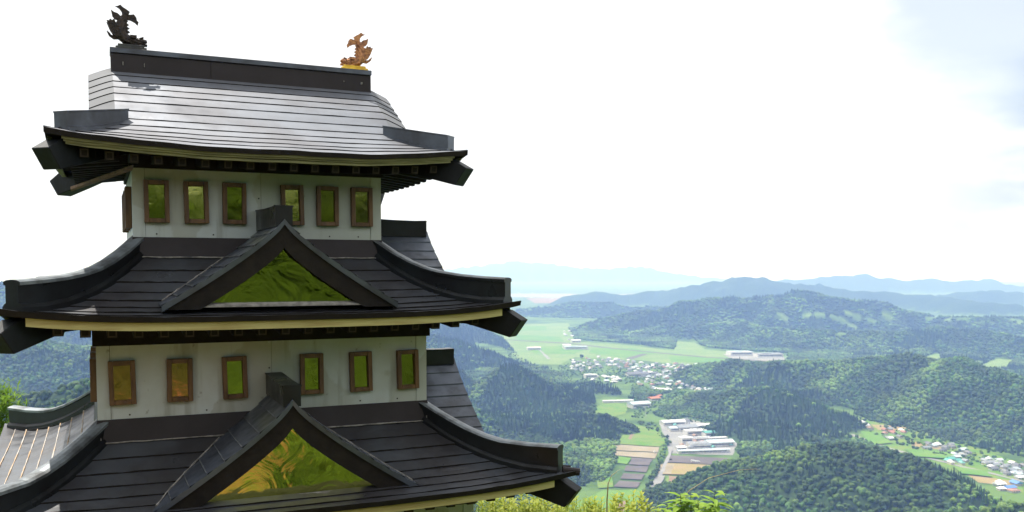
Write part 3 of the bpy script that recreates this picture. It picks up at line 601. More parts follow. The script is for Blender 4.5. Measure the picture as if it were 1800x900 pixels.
# ------------------------------------------------------------------ fish ornaments on the ridge
M_bronze = mat('dark_bronze', (.022, .018, .018), .45, .6, col2=(.05, .034, .025), scale=25, bump=.8, bscale=70)
M_copper = mat('bright_copper', (.52, .25, .11), .42, .75, col2=(.22, .10, .06), scale=22, bump=.8, bscale=70)
M_gold = mat('gold_leaf', (.75, .50, .06), .4, .7, col2=(.55, .33, .04), scale=18)
M_base = mat('pedestal_slate', (.06, .065, .06), .5, .4, col2=(.03, .03, .03), scale=9)
def fish(a, z, head, mt, base_mt, label, sc=1.0):
    c, s = math.cos(R(YAW)), math.sin(R(YAW)); root = empty('roof_ornament', (-2.623+a*c, 9.150+a*s, z), R(YAW)); tag(root, label, 'roof ornament')
    X = lambda x, y, q: (head*x*sc, y*sc, q*sc)
    m = MB(); m.box(-.135, .135, -.075, .075, 0, .022*sc); m.box(-.115, .115, -.062, .062, .0225*sc, .045*sc); m.build('pedestal', base_mt, root, mirror_b=False, bevel=.003)
    # outline points taken as (right, down) in tenths of the ornament's own grid; head lies low at +x, body rises and curls up to the tail
    q_ = lambda x, y: ((x-480)*.00062, .045/1.0+(725-y)*.00056)
    spine = [(700, 640, 22), (660, 645, 40), (590, 650, 52), (500, 650, 66), (410, 630, 82), (350, 560, 92), (330, 480, 86), (345, 405, 72), (368, 340, 55), (388, 285, 42), (405, 235, 30)]
    rings = []
    for k, (x, y, r_) in enumerate(spine):
        p = Vector((q_(x, y)[0], 0, q_(x, y)[1])); a_, b_ = spine[max(k-1, 0)], spine[min(k+1, 10)]; d = (Vector((q_(b_[0], b_[1])[0], 0, q_(b_[0], b_[1])[1]))-Vector((q_(a_[0], a_[1])[0], 0, q_(a_[0], a_[1])[1]))).normalized(); u = Vector((0, 1, 0)); v = d.cross(u); r_ *= .00058
        rings.append([X(*(p+(u*math.cos(j*math.pi/7)*.78+v*math.sin(j*math.pi/7))*r_*(1+.07*(-1)**(j+k)))) for j in range(14)])
    m = MB(); m.loft(rings)
    lo = [[X(q_(x, y)[0], yy, q_(x, y)[1]+dz) for yy, dz in ((-.026, 0), (.026, 0), (.022, -.016), (-.022, -.016))] for x, y in ((700, 690), (600, 690), (470, 680))]; m.loft(lo)    # lower jaw
    for yy in (-.030, .030):
        a_, b_ = q_(560, 600), q_(470, 565); x0, x1 = sorted((head*a_[0]*sc, head*b_[0]*sc)); m.box(x0, x1, (yy-.010)*sc, (yy+.010)*sc, (a_[1]-.004)*sc, (b_[1])*sc)         # brow over the eye
    body = m.build('body', mt, root, smooth=False, mirror_b=False)
    def fin(name, poly, y, th=.012, splay=0):
        f_ = MB(); pts = [q_(a_, b_) for a_, b_ in poly]; A = [Vector(X(x, y+splay*(q-pts[0][1]), q)) for x, q in pts]; f_.prism(A, (0, th, 0)); return f_.build(name, mt, root, mirror_b=False)
    fin('tail_fin', [(375, 270), (365, 205), (335, 160), (278, 122), (312, 118), (350, 92), (385, 128), (430, 155), (475, 190), (455, 245), (420, 275)], -.009, .014)
    fin('tail_fin', [(405, 250), (470, 235), (530, 222), (562, 268), (570, 320), (592, 335), (577, 398), (540, 358), (480, 326), (415, 322)], -.004, .012)
    fin('dorsal_fin', [(400, 320), (452, 335), (430, 372), (462, 400), (430, 425), (470, 458), (436, 480), (474, 515), (440, 540), (400, 545)], -.006)
    fin('back_fin', [(222, 182), (262, 215), (310, 228), (368, 285), (340, 345), (275, 335), (240, 290)], -.007, .014)
    for sd in (-1, 1):
        fin('pectoral_fin', [(330, 470), (285, 400), (262, 338), (235, 362), (205, 342), (195, 372), (160, 370), (180, 430), (205, 500), (245, 575), (300, 590)], sd*.036, .010, sd*.12)
        fin('pelvic_fin', [(158, 518), (200, 555), (220, 585), (300, 600), (320, 640), (250, 648), (190, 600)], sd*.020, .008, sd*.2)
        fin('whisker', [(590, 600), (650, 575), (655, 600), (610, 620)], sd*.024, .006, sd*.3)
    return root
fish(-1.055, 2.047, 1, M_bronze, M_base, 'dark bronze fish ornament with upturned tail on left ridge end', 1.04)
fish(1.075, 2.047, -1, M_copper, M_gold, 'bright copper fish ornament on gold pedestal at right ridge end', 1.0)

# ------------------------------------------------------------------ fields, roads and yards on the valley floor
def zground(x, y):
    r_ = math.hypot(x, y); a = math.atan2(x, y); i = min(max(np.searchsorted(az, a), 1), na-1); j = min(max(np.searchsorted(rr, r_), 1), nr-1)
    fa = (a-az[i-1])/(az[i]-az[i-1]); fr = (r_-rr[j-1])/(rr[j]-rr[j-1])
    return (Z[i-1, j-1]*(1-fa)+Z[i, j-1]*fa)*(1-fr)+(Z[i-1, j]*(1-fa)+Z[i, j]*fa)*fr
def land(name, base, c2, scale, rows=None):
    m = mat(name, base, .95, col2=c2, scale=scale, spec=.1)
    return m
F_green = land('paddy_green', (.09, .20, .035), (.13, .22, .045), .015)
F_pale = land('paddy_pale', (.13, .21, .06), (.17, .23, .08), .01)
F_lush = land('meadow_green', (.09, .19, .03), (.15, .20, .045), .03)
F_tan = land('stubble_tan', (.27, .235, .17), (.22, .19, .13), .03)
F_gold = land('dry_field', (.24, .20, .08), (.28, .21, .12), .03)
F_soil = land('dark_soil', (.10, .09, .09), (.13, .115, .11), .02)
F_brown = land('brown_soil', (.24, .17, .12), (.20, .14, .10), .03)
F_conc = land('pale_yard', (.26, .26, .25), (.20, .20, .20), .02)
F_road = land('road_asphalt', (.20, .20, .21), (.26, .26, .26), .02)
_lv = [0]
def field(name, pix, m, lift=None):
    _lv[0] += 1; z = -HZ+.35+.05*(_lv[0] % 40) if lift is None else -HZ+lift
    P_ = [on_valley(x, y, z) for x, y in pix]; b_ = MB()
    # edges get a slightly ragged line
    out = []
    for k, p in enumerate(P_):
        q = P_[(k+1) % len(P_)]; n_ = max(2, int(math.dist(p[:2], q[:2])/22))
        for j in range(n_): t_ = j/n_; e_ = 0 if j == 0 else random.uniform(-1.6, 1.6); out.append((p[0]+(q[0]-p[0])*t_+e_, p[1]+(q[1]-p[1])*t_+e_, z))
    b_.face(out); o = b_.build(name, m, mirror_b=False); tag(o, kind='structure')
    if o.data.polygons[0].normal.z < 0: o.data.flip_normals()
    return o
G_, Pp = 'paddy', 'field'
field(G_, [(872,605),(900,570),(1000,568),(1010,600),(1100,606),(1185,617),(1190,600),(1222,602),(1240,614),(1300,620),(1390,627),(1345,640),(1210,642),(1120,633),(1010,628),(985,640),(930,640)], F_pale, .12)
field(G_, [(905,588),(985,592),(992,601),(910,597)], F_green); field(G_, [(930,612),(1000,606),(1030,612),(1010,622),(940,622)], F_green)
field(G_, [(1040,612),(1110,612),(1165,620),(1100,629),(1035,621)], F_green); field(G_, [(1175,626),(1260,628),(1330,632),(1300,638),(1180,636)], F_green)
field(G_, [(900,574),(960,573),(960,580),(900,582)], F_green)
field('road', [(880,596),(1000,603),(1110,615),(1240,627),(1380,636),(1380,637.5),(1240,628.4),(1110,616.4),(1000,604.2),(880,597)], F_soil)
field('road', [(1098,630),(1128,622),(1140,622),(1112,631)], F_soil)
field('road', [(945,613),(948,613),(968,631),(962,631)], F_conc)
field('field', [(925,524),(985,524),(1000,532),(940,533)], F_brown); field('field', [(880,516),(1000,516),(1110,520),(1100,526),(990,524),(890,522)], F_conc)
field('field', [(1000,519.5),(1180,514),(1230,508),(1240,511),(1180,518.5),(1010,524)], F_conc)
field('meadow', [(1040,722),(1058,710),(1085,708),(1104,712),(1100,728),(1070,734)], F_lush)
field('meadow', [(1096,738),(1112,744),(1150,755),(1174,772),(1160,785),(1086,780),(1094,765)], F_lush)
field('footpath', [(1112,752),(1118,752),(1110,772),(1104,772)], F_brown)
field(Pp, [(1077,781),(1159,786),(1157,795),(1078,791)], F_tan); field(Pp, [(1079,792.3),(1156,796),(1151,806),(1080,800)], F_tan)
field('meadow', [(1081,801),(1110,805),(1102,816),(1086,814)], F_green)
field(Pp, [(1110,804),(1148,807),(1141,818),(1105,816)], F_soil); field(Pp, [(1101,818),(1140,819.5),(1136,830),(1097,827)], F_soil)
field(Pp, [(1096,831.5),(1134,833),(1128,843),(1090,841)], F_soil); field(Pp, [(1089,844.5),(1126,847),(1120,857),(1078,855)], F_soil)
field('meadow', [(1060,862),(1140,860),(1128,905),(1000,905),(1020,880)], F_green); field('meadow', [(1050,845),(1075,838),(1078,856),(1052,858)], F_lush)
field(Pp, [(1078,884),(1100,880),(1096,900),(1074,900)], F_brown)
field('factory_yard', [(1160,742),(1205,735),(1270,752),(1296,780),(1288,800),(1176,797)], F_conc, .2)
field(Pp, [(1174,800),(1282,805),(1254,816),(1167,812)], F_soil); field(Pp, [(1169,813.5),(1258,818),(1210,834),(1158,833)], F_gold)
field(Pp, [(1158,815),(1186,816),(1180,833),(1156,832)], F_tan)
field('road', [(1178,790),(1183,790),(1158,850),(1128,905),(1120,905),(1150,850)], F_road)
field('factory_yard', [(1152,836),(1169,836),(1157,859),(1142,859)], F_conc); field(Pp, [(1175,836),(1202,838),(1193,849),(1172,848)], F_brown)
field(Pp, [(1145,863),(1172,865),(1165,878),(1138,876)], F_brown); field('meadow', [(1170,848),(1176,836),(1173,858),(1160,862)], F_lush)
field(G_, [(1452,735),(1530,733),(1600,752),(1680,775),(1790,812),(1800,870),(1720,845),(1640,812),(1560,790),(1490,768)], F_lush, .12)
field(G_, [(1512,757),(1545,760),(1570,778),(1530,782)], F_green); field(G_, [(1505,769),(1545,782),(1550,788),(1520,784)], F_green)
field(G_, [(1590,788),(1680,796),(1672,806),(1610,802)], F_green); field(G_, [(1672,818),(1735,828),(1745,838),(1690,832)], F_green); field(G_, [(1700,834),(1790,846),(1790,856),(1720,848)], F_gold)
field(Pp, [(1530,746),(1600,750),(1610,757),(1545,756)], F_gold); field(Pp, [(1610,776),(1660,782),(1650,790),(1600,784)], F_gold)
field('road', [(1478,748),(1483,748),(1500,763),(1560,786),(1640,806),(1800,845),(1800,847.5),(1640,808.5),(1556,788.5),(1494,765)], F_conc)
field(G_, [(1615,632),(1650,620),(1655,632),(1625,640)], F_pale); field(G_, [(1720,644),(1765,626),(1785,626),(1765,648),(1735,650)], F_pale)
field('factory_yard', [(1270,622),(1375,622),(1382,636),(1290,634)], F_conc); field('factory_yard', [(1540,612),(1600,611),(1600,622),(1545,622)], F_conc)

# ------------------------------------------------------------------ trees
M_leaf = mat('leaf_dark', (.032, .070, .015), .8, col2=(.060, .112, .024), scale=.5, obj_rand=.35, spec=.25)
M_leaf_c = mat('leaf_cedar', (.020, .046, .016), .85, col2=(.034, .066, .022), scale=.6, obj_rand=.25, spec=.2)
M_leaf_l = mat('leaf_light', (.072, .135, .024), .8, col2=(.115, .18, .038), scale=.5, obj_rand=.25, spec=.25)
for m_ in (M_leaf, M_leaf_c, M_leaf_l):            # stands of paler and darker woods
    t = m_.node_tree; b = t.nodes['Principled BSDF']; src = b.inputs['Base Color'].links[0].from_socket; g_ = N(t, 'ShaderNodeNewGeometry')
    n = N(t, 'ShaderNodeTexNoise'); n.inputs['Scale'].default_value = .011; n.inputs['Detail'].default_value = 4; t.links.new(g_.outputs['Position'], n.inputs['Vector'])
    r_ = N(t, 'ShaderNodeMapRange', interpolation_type='SMOOTHSTEP'); r_.inputs['From Min'].default_value = .36; r_.inputs['From Max'].default_value = .64; r_.inputs['To Min'].default_value = .62; r_.inputs['To Max'].default_value = 1.45
    hs = N(t, 'ShaderNodeHueSaturation'); t.links.new(n.outputs['Fac'], r_.inputs['Value']); t.links.new(r_.outputs[0], hs.inputs['Value']); t.links.new(src, hs.inputs['Color']); t.links.new(hs.outputs['Color'], b.inputs['Base Color'])
M_bark = mat('bark', (.09, .065, .045), .9, col2=(.05, .035, .025), scale=8)
def blob_crown(mbuf, c, rad, squash=.85, seed=0, sub=2, rough=.28):
    r0 = random.Random(seed); bm = bmesh.new(); bmesh.ops.create_icosphere(bm, subdivisions=sub, radius=1)
    ph = [(Vector((r0.gauss(0, 1), r0.gauss(0, 1), r0.gauss(0, 1))).normalized(), r0.uniform(.5, 1)) for _ in range(14)]
    idx = {}
    for v in bm.verts:
        d = v.co.normalized(); k = 1-rough*.6
        for p_, a_ in ph: q = d.dot(p_); k += rough*a_*max(0, q-.72)*3.2
        k += r0.uniform(-.15, .15)
        idx[v.index] = len(mbuf.v); mbuf.v.append((c[0]+d.x*rad*k, c[1]+d.y*rad*k, c[2]+d.z*rad*k*squash))
    for f in bm.faces: mbuf.f.append([idx[v.index] for v in f.verts]); mbuf.m.append(0)
    bm.free()
def crown_mesh(kind, seed, sub=2):
    "unit crown: about 1 m radius, base at z=0"
    b_ = MB(); r0 = random.Random(seed)
    if kind == 'cedar':
        n = 9; zz = 0
        for k in range(6):
            z0 = k*.55; r_ = 1.0*(1-k/6.6); ring = []; tip = (r0.uniform(-.05, .05), r0.uniform(-.05, .05), z0+1.15)
            i0 = len(b_.v); n = 11
            for j in range(n): a = 2*math.pi*j/n+r0.uniform(-.2, .2); q = r_*(1 if j % 2 else .68)*r0.uniform(.85, 1.15); b_.v.append((math.cos(a)*q, math.sin(a)*q, z0+r0.uniform(-.12, .1)))
            b_.v.append(tip)
            for j in range(n): b_.f.append([i0+j, i0+(j+1) % n, i0+n]); b_.m.append(0)
    else:
        blob_crown(b_, (0, 0, .78), .66, .95, seed*7, sub)
        for k in range(9):
            a = k*.93+r0.uniform(-.3, .3); q = r0.uniform(.3, .62); blob_crown(b_, (math.cos(a)*q, math.sin(a)*q, r0.uniform(.35, 1.15)), r0.uniform(.24, .46), .85, seed*31+k, max(1, sub-1))
    return b_
protos = []
for nm, kd, mt_ in (('a', 'broad', M_leaf), ('b', 'broad', M_leaf), ('c', 'broad', M_leaf_l), ('d', 'cedar', M_leaf_c), ('e', 'broad', M_leaf)):
    o = crown_mesh(kd, 3+len(protos)).build('crown_shape', mt_, mirror_b=False, recalc=False); COL.objects.unlink(o); protos.append(o)
# forest on every hill in sight: one tree for each canopy gap, real instances on one mesh of points
WOODS = [  # wooded flat land between the hills, outlines as sight lines down to the valley floor
 [(780,612),(930,642),(985,655),(1000,672),(1035,676),(1045,712),(1040,735),(1095,745),(1090,782),(1078,798),(1083,815),(1052,842),(1020,858),(985,905),(700,905)],
 [(1296,752),(1320,730),(1460,737),(1488,766),(1560,792),(1560,802),(1300,803)], [(1150,728),(1185,690),(1290,690),(1300,752),(1210,733),(1172,738)],
 [(1500,726),(1810,735),(1810,806),(1720,788),(1650,771),(1590,753),(1530,740)], [(1000,577),(1190,596),(1186,614),(1105,604),(1012,597)], [(1222,598),(1810,600),(1810,618),(1400,622),(1300,616),(1240,610)],
 [(1385,614),(1812,614),(1812,668),(1385,648)], [(1100,700),(1120,690),(1150,688),(1180,690),(1140,700),(1128,712)]]
def scatter():
    pts = []; hor = np.maximum.accumulate(np.where(RR > 500, (Z+5)/RR, -9), axis=1)
    edges = [(620, 1000, 6.0), (1000, 1500, 6.4), (1500, 2100, 7.2), (2100, 2900, 8.6), (2900, 3900, 11), (3900, 5200, 15), (5200, 6400, 20)]
    for r0, r1, sp in edges:
        r_ = r0
        while r_ < r1:
            a0, a1 = R(-33), R(33.5); n_ = int((a1-a0)*r_/sp); A = a0+(np.arange(n_)+rng.random(n_))*(a1-a0)/n_; q = r_+(rng.random(n_)-.5)*sp
            pts.append(np.stack([A, q, np.full(n_, sp)], 1)); r_ += sp
    P_ = np.concatenate(pts); ia = np.clip(np.searchsorted(az, P_[:, 0]), 1, na-1); jr = np.clip(np.searchsorted(rr, P_[:, 1]), 1, nr-1)
    fa = (P_[:, 0]-az[ia-1])/(az[ia]-az[ia-1]); fr = (P_[:, 1]-rr[jr-1])/(rr[jr]-rr[jr-1])
    bil = lambda G: (G[ia-1, jr-1]*(1-fa)+G[ia, jr-1]*fa)*(1-fr)+(G[ia-1, jr]*(1-fa)+G[ia, jr]*fa)*fr
    z = bil(Z); h = bil(HILL); mead_ = bil(MEADOW)
    x, y = P_[:, 1]*np.sin(P_[:, 0]), P_[:, 1]*np.cos(P_[:, 0])
    vis = (z+14)/P_[:, 1] > np.minimum(hor[ia, np.maximum(jr-3, 0)], hor[ia-1, np.maximum(jr-3, 0)])-.002
    edge = 2.2+5*fbm(x/60, y/60, 3); flat = np.zeros(len(x), bool)
    for poly in WOODS: q = [on_valley(*p) for p in poly]; flat |= poly_mask(x+18*fbm(x/50, y/50+7, 2), y+18*fbm(x/50+9, y/50, 2), [(p[0], p[1]) for p in q])
    for poly in ([(1612,634),(1650,618),(1657,633),(1622,643)], [(1716,646),(1762,624),(1790,624),(1768,650),(1735,653)], [(1536,610),(1604,609),(1604,625),(1540,625)]):
        q = [on_valley(*p) for p in poly]; flat &= ~poly_mask(x, y, [(p[0], p[1]) for p in q])
    ok = vis & ((h > edge) | flat) & (mead_ < .4)
    el = z/y; ok &= el > -.34
    return x[ok], y[ok], z[ok], P_[ok, 2]
fx, fy, fz, fs_ = scatter(); nf = len(fx); print('forest trees', nf)
def instancer(name, x, y, z, size, tall, pick, sink=.0):
    me = bpy.data.meshes.new(name); n_ = len(x); me.vertices.add(n_); me.vertices.foreach_set('co', np.stack([x, y, z], 1).astype(np.float32).ravel())
    sc_ = np.stack([size, size, tall], 1).astype(np.float32)
    a = me.attributes.new('size', 'FLOAT_VECTOR', 'POINT'); a.data.foreach_set('vector', sc_.ravel())
    a = me.attributes.new('turn', 'FLOAT', 'POINT'); a.data.foreach_set('value', (rng.random(n_)*6.283).astype(np.float32))
    a = me.attributes.new('pick', 'INT', 'POINT'); a.data.foreach_set('value', pick.astype(np.int32))
    o = bpy.data.objects.new(name, me); COL.objects.link(o)
    g = bpy.data.node_groups.new(name+'_scatter', 'GeometryNodeTree'); g.interface.new_socket('Geometry', in_out='INPUT', socket_type='NodeSocketGeometry'); g.interface.new_socket('Geometry', in_out='OUTPUT', socket_type='NodeSocketGeometry')
    gi, go = g.nodes.new('NodeGroupInput'), g.nodes.new('NodeGroupOutput'); jn = g.nodes.new('GeometryNodeJoinGeometry')
    for p_ in protos[::-1]:
        oi = g.nodes.new('GeometryNodeObjectInfo'); oi.inputs['Object'].default_value = p_; oi.inputs['As Instance'].default_value = True; g.links.new(oi.outputs['Geometry'], jn.inputs[0])
    def attr(nm, ty): n_ = g.nodes.new('GeometryNodeInputNamedAttribute'); n_.data_type = ty; n_.inputs['Name'].default_value = nm; return n_.outputs['Attribute']
    ip = g.nodes.new('GeometryNodeInstanceOnPoints'); ip.inputs['Pick Instance'].default_value = True
    cx_ = g.nodes.new('ShaderNodeCombineXYZ'); g.links.new(attr('turn', 'FLOAT'), cx_.inputs['Z'])
    g.links.new(gi.outputs[0], ip.inputs['Points']); g.links.new(jn.outputs[0], ip.inputs['Instance']); g.links.new(attr('pick', 'INT'), ip.inputs['Instance Index'])
    g.links.new(attr('size', 'FLOAT_VECTOR'), ip.inputs['Scale']); er = g.nodes.new('FunctionNodeEulerToRotation') if hasattr(bpy.types, 'FunctionNodeEulerToRotation') else None
    if er: g.links.new(cx_.outputs[0], er.inputs[0]); g.links.new(er.outputs[0], ip.inputs['Rotation'])
    else: g.links.new(cx_.outputs[0], ip.inputs['Rotation'])
    g.links.new(ip.outputs[0], go.inputs[0]); md = o.modifiers.new('scatter', 'NODES'); md.node_group = g
    return tag(o, kind='stuff')
fd = np.hypot(fx, fy); stand = fbm(fx/150+3, fy/150, 4)-.05*np.clip((fd-1800)/2000, 0, 1)                       # stands of cedar between broadleaved woods
pick = np.where(stand > .10, 3, np.where(fbm(fx/70, fy/70+30, 3) > .10, 2, rng.choice([0, 1, 4], nf)))
for poly in ([(835,712),(868,664),(900,642),(935,655),(965,678),(1002,708),(1035,732),(1030,748),(930,742),(860,735)], [(770,556),(880,588),(908,616),(935,642),(870,648),(770,640)], [(945,695),(1000,680),(1040,670),(1075,676),(1094,694),(1092,708),(1045,712),(960,708)]):
    sc_x = 900+fx/fy*F_PX; sc_y = 472.4-(fz+4)/fy*F_PX; pick = np.where(poly_mask(sc_x, sc_y, poly), 3, pick)
pick = np.where(rng.random(nf) < .10, rng.choice([0, 1, 2, 3], nf), pick)
size = fs_*rng.triangular(.40, .60, .92, nf)*(1+.55*fbm(fx/45+60, fy/45, 2)); tall = size*np.where(pick == 3, rng.uniform(.85, 1.25, nf), rng.uniform(.8, 1.25, nf)); size = np.where(pick == 3, size*.66, size); tall = np.where(pick == 3, np.clip(tall*.62, 2.4, 4.3), np.clip(tall, 2.5, 6.5))
instancer('forest', fx, fy, fz-1.0, size, tall, pick)
# scrub and hedges of the valley floor
sx, sy = [], []
def sprinkle(poly, n_):
    xs_, ys_ = [p[0] for p in poly], [p[1] for p in poly]; k = 0
    while k < n_:
        q = (random.uniform(min(xs_), max(xs_)), random.uniform(min(ys_), max(ys_)))
        if poly_mask(np.array([q[0]]), np.array([q[1]]), poly)[0]: p = on_valley(*q); sx.append(p[0]); sy.append(p[1]); k += 1
sprinkle([(1000,632),(1060,645),(1130,650),(1120,672),(1060,680),(990,672)], 260); sprinkle([(1130,690),(1180,680),(1260,690),(1170,700),(1130,735),(1110,735)], 240)
sprinkle([(1110,655),(1280,655),(1290,690),(1180,690),(1110,700)], 420); sprinkle([(1100,640),(1230,640),(1220,660),(1100,660)], 140)
sprinkle([(1460,735),(1530,733),(1680,775),(1790,815),(1790,840),(1600,790)], 210); sprinkle([(1172,735),(1220,728),(1300,760),(1296,775),(1220,748)], 60)
sprinkle([(1112,738),(1150,745),(1176,770),(1165,775)], 30); sprinkle([(1130,880),(1200,850),(1260,830),(1200,905),(1130,905)], 260); sprinkle([(1082,806),(1088,806),(1060,850),(1050,850)], 40)
sprinkle([(980,640),(1030,640),(1030,660),(985,665)], 90); sprinkle([(880,600),(920,630),(960,650),(900,640)], 60)
sx, sy = np.array(sx), np.array(sy); ns = len(sx); ssz = rng.uniform(1.8, 4.2, ns)
instancer('scrub', sx, sy, np.full(ns, -HZ)+.0, ssz, ssz*rng.uniform(.7, 1.1, ns), rng.choice([0, 1, 2, 2, 4], ns))

def tree(name, label, group, loc, h, wid, kind, seed, mt_):
    root = empty(name, loc); tag(root, label, 'tree', group)
    c = crown_mesh(kind, seed, 3 if kind != 'cedar' else 2); hh = 3.9 if kind == 'cedar' else 1.75; tr = h*.22
    s_ = (h-tr*.6)/hh; c.v = [(x*wid, y*wid, tr*.6+z*s_) for x, y, z in c.v]; c.build('crown', mt_, root, mirror_b=False, recalc=False)
    b_ = MB(); b_.tube([(0, 0, -.8), (.05*wid, 0, tr*.5), (0, .04*wid, tr*1.3), (0, 0, h*.6)], [h*.03, h*.024, h*.018, h*.008], 7); b_.build('trunk', M_bark, root, mirror_b=False)
    return root
def copy_tree(o, parent=None):
    c = o.copy(); COL.objects.link(c); c.parent = parent
    for ch in o.children: copy_tree(ch, c)
    return c
road_protos = [tree('roadside_tree', 'leafy tree in the row beside the straight valley road below', 'trees lining the valley road', (0, 0, 0), 9.5, 4.2, 'broad', 60+k, [M_leaf, M_leaf_l, M_leaf][k]) for k in range(3)]
first = [True]*3
A_, B_ = on_valley(1175, 778), on_valley(1126, 898)
for k in range(46):
    q = k/45; p = A_+(B_-A_)*q; j = k % 3; o = road_protos[j] if first[j] else copy_tree(road_protos[j]); first[j] = False
    off = random.uniform(-4, 3); o.location = (p[0]+off, p[1]+random.uniform(-3, 3), -HZ); o.rotation_euler.z = random.uniform(0, 6.28); s_ = random.uniform(.7, 1.15); o.scale = (s_, s_, s_*random.uniform(.85, 1.1))
cp = tree('cedar_tree', 'pointed dark cedar on the right shoulder of the nearest wooded hill', 'pointed cedars on the near hill', (0, 0, 0), 19, 3.0, 'cedar', 5, M_leaf_c); fst = True
for k in range(20):
    px = 1672+k*4.2+random.uniform(-1, 1); d = 1035-k*4; v = at_dist(px, 830, d); o = cp if fst else copy_tree(cp); fst = False
    o.location = (v[0], v[1], zground(v[0], v[1])-.5); o.rotation_euler.z = random.uniform(0, 6); s_ = random.uniform(.55, 1.0); o.scale = (s_, s_, s_*random.uniform(.9, 1.15))
lone = [(1022,630,12,10,'big round tree standing alone at the left edge of the far town'),(1618,775,11,9,'tall round tree among the farm plots of the right-hand valley'),(1606,772,8,7,'smaller round tree beside the tall one among the right-hand valley plots'),
        (1652,770,7,6,'bushy tree behind the farmhouses of the right-hand valley'),(1676,772,9,8,'bushy tree near the wooded slope at the right-hand valley edge'),(1186,690,10,9,'dark round tree below the red roofed hall'),(1150,690,8,7,'dark tree on the low rise left of the red roofed hall')]
for px, py, h, wd_, lb in lone:
    p = on_valley(px, py); tree('round_tree', lb, None, (p[0], p[1], -HZ), h*1.4, wd_*.75, 'broad', int(px), M_leaf)

# ------------------------------------------------------------------ houses and works in the valley
def rmat(n, c, c2=None, r=.7): return mat(n, c, r, col2=c2 or [x*.75 for x in c], scale=.25)
RF = {'white': rmat('roof_white', (.62, .63, .65)), 'grey': rmat('roof_grey', (.24, .26, .29)), 'dark': rmat('roof_dark_tile', (.13, .135, .15)), 'red': rmat('roof_red', (.30, .13, .09)), 'blue': rmat('roof_blue', (.10, .22, .55)),
      'teal': rmat('roof_teal', (.10, .34, .30)), 'brown': rmat('roof_brown', (.24, .15, .10)), 'orange': rmat('roof_orange', (.50, .17, .08)), 'pale': rmat('roof_pale_blue', (.46, .54, .60))}
WL = [rmat('house_wall_white', (.60, .59, .56)), rmat('house_wall_cream', (.55, .50, .40)), rmat('house_wall_grey', (.42, .42, .42))]
M_pane = mat('house_window', (.05, .06, .07), .2)
HP = {}
def house_mesh(rf, wl, hip):
    key = (rf, wl, hip)
    if key in HP: return HP[key]
    b_ = MB(); b_.box(-.5, .5, -.5, .5, -.02, .55, 1)
    if hip:
        b_.box(-.43, .27, -.40, .40, .551, .80, 1)
        e = [(-.58, -.6, .56), (.58, -.6, .56), (.58, .6, .56), (-.58, .6, .56)]; rd = [(-.22, 0, 1.05), (.22, 0, 1.05)]
        b_.face([e[0], e[1], rd[1], rd[0]]); b_.face([e[2], e[3], rd[0], rd[1]]); b_.face([e[1], e[2], rd[1]]); b_.face([e[3], e[0], rd[0]]); b_.face(e[::-1])
    else:
        b_.prism([(-.57, -.62, .53), (-.57, .62, .53), (-.57, .62, .57), (-.57, 0, 1.0), (-.57, -.62, .57)], (1.14, 0, 0), 0)
    for x in (-.3, .05, .34): b_.box(x-.07, x+.07, -.505, -.4995, .2, .42, 2)
    o = b_.build('house', [RF[rf], WL[wl], M_pane], mirror_b=False, recalc=False); COL.objects.unlink(o); HP[key] = o.data; return o.data
RN = {'white': 'white', 'grey': 'grey', 'dark': 'dark tiled', 'red': 'red', 'blue': 'blue', 'teal': 'teal', 'brown': 'brown', 'orange': 'orange', 'pale': 'pale blue'}
def village(where, short, poly, n_, mix, smin, smax, mind):
    xs_, ys_ = [p[0] for p in poly], [p[1] for p in poly]; got = []; tries = 0
    while len(got) < n_ and tries < 6000:
        tries += 1; q = (random.uniform(min(xs_), max(xs_)), random.uniform(min(ys_), max(ys_)))
        if not poly_mask(np.array([q[0]]), np.array([q[1]]), poly)[0]: continue
        p = on_valley(*q)
        if zground(p[0], p[1]) > -HZ+2.5 or any(math.dist(p[:2], g[:2]) < mind for g in got): continue
        got.append(p); rf = random.choice(mix); o = bpy.data.objects.new('house', house_mesh(rf, random.randrange(3), random.random() < .55)); COL.objects.link(o)
        l_, w_ = random.uniform(smin, smax)*.9, random.uniform(smin, smax)*.66; o.location = (p[0], p[1], zground(p[0], p[1])-.2); o.scale = (l_, w_, random.uniform(5, 7)); o.rotation_euler.z = random.choice([.2, .25, .3, 1.8, 1.85])+random.uniform(-.12, .12)
        tag(o, f'tiny {RN[rf]} roofed house {where}', 'house', f'{RN[rf]} roofed houses {short}')
MIX = ['white']*5+['grey']*5+['dark']*3+['pale']*2+['brown', 'red']
village('in the far town at the edge of the green plain', 'of the far town', [(1005,633),(1040,626),(1100,633),(1130,638),(1200,640),(1245,642),(1235,655),(1185,660),(1150,668),(1110,655),(1080,645),(1000,658)], 138, MIX, 9, 15, 17)
village('in the middle hamlet below the far town', 'of the middle hamlet', [(1128,660),(1170,655),(1200,668),(1195,690),(1150,690),(1120,675)], 34, MIX+['red'], 9, 16, 17)
village('in the hamlet stretching right before the wooded ridge', 'of the right hamlet', [(1190,672),(1240,676),(1285,684),(1280,692),(1220,690)], 20, MIX, 9, 15, 16)
village('in the loose row between the two wooded knolls', 'between the knolls', [(1030,662),(1090,660),(1092,672),(1060,674),(1035,668)], 11, ['white', 'white', 'grey', 'pale'], 10, 20, 17)
village('at the head of the right-hand valley', 'at the valley head', [(1460,735),(1490,735),(1530,748),(1532,756),(1500,756),(1470,744)], 13, ['grey', 'brown', 'white', 'blue', 'white', 'pale', 'orange'], 9, 15, 13)
village('around the farm plots of the right-hand valley', 'of the farm plots', [(1545,755),(1590,757),(1590,775),(1550,775)], 10, ['grey', 'dark', 'red', 'white', 'dark'], 8, 13, 12)
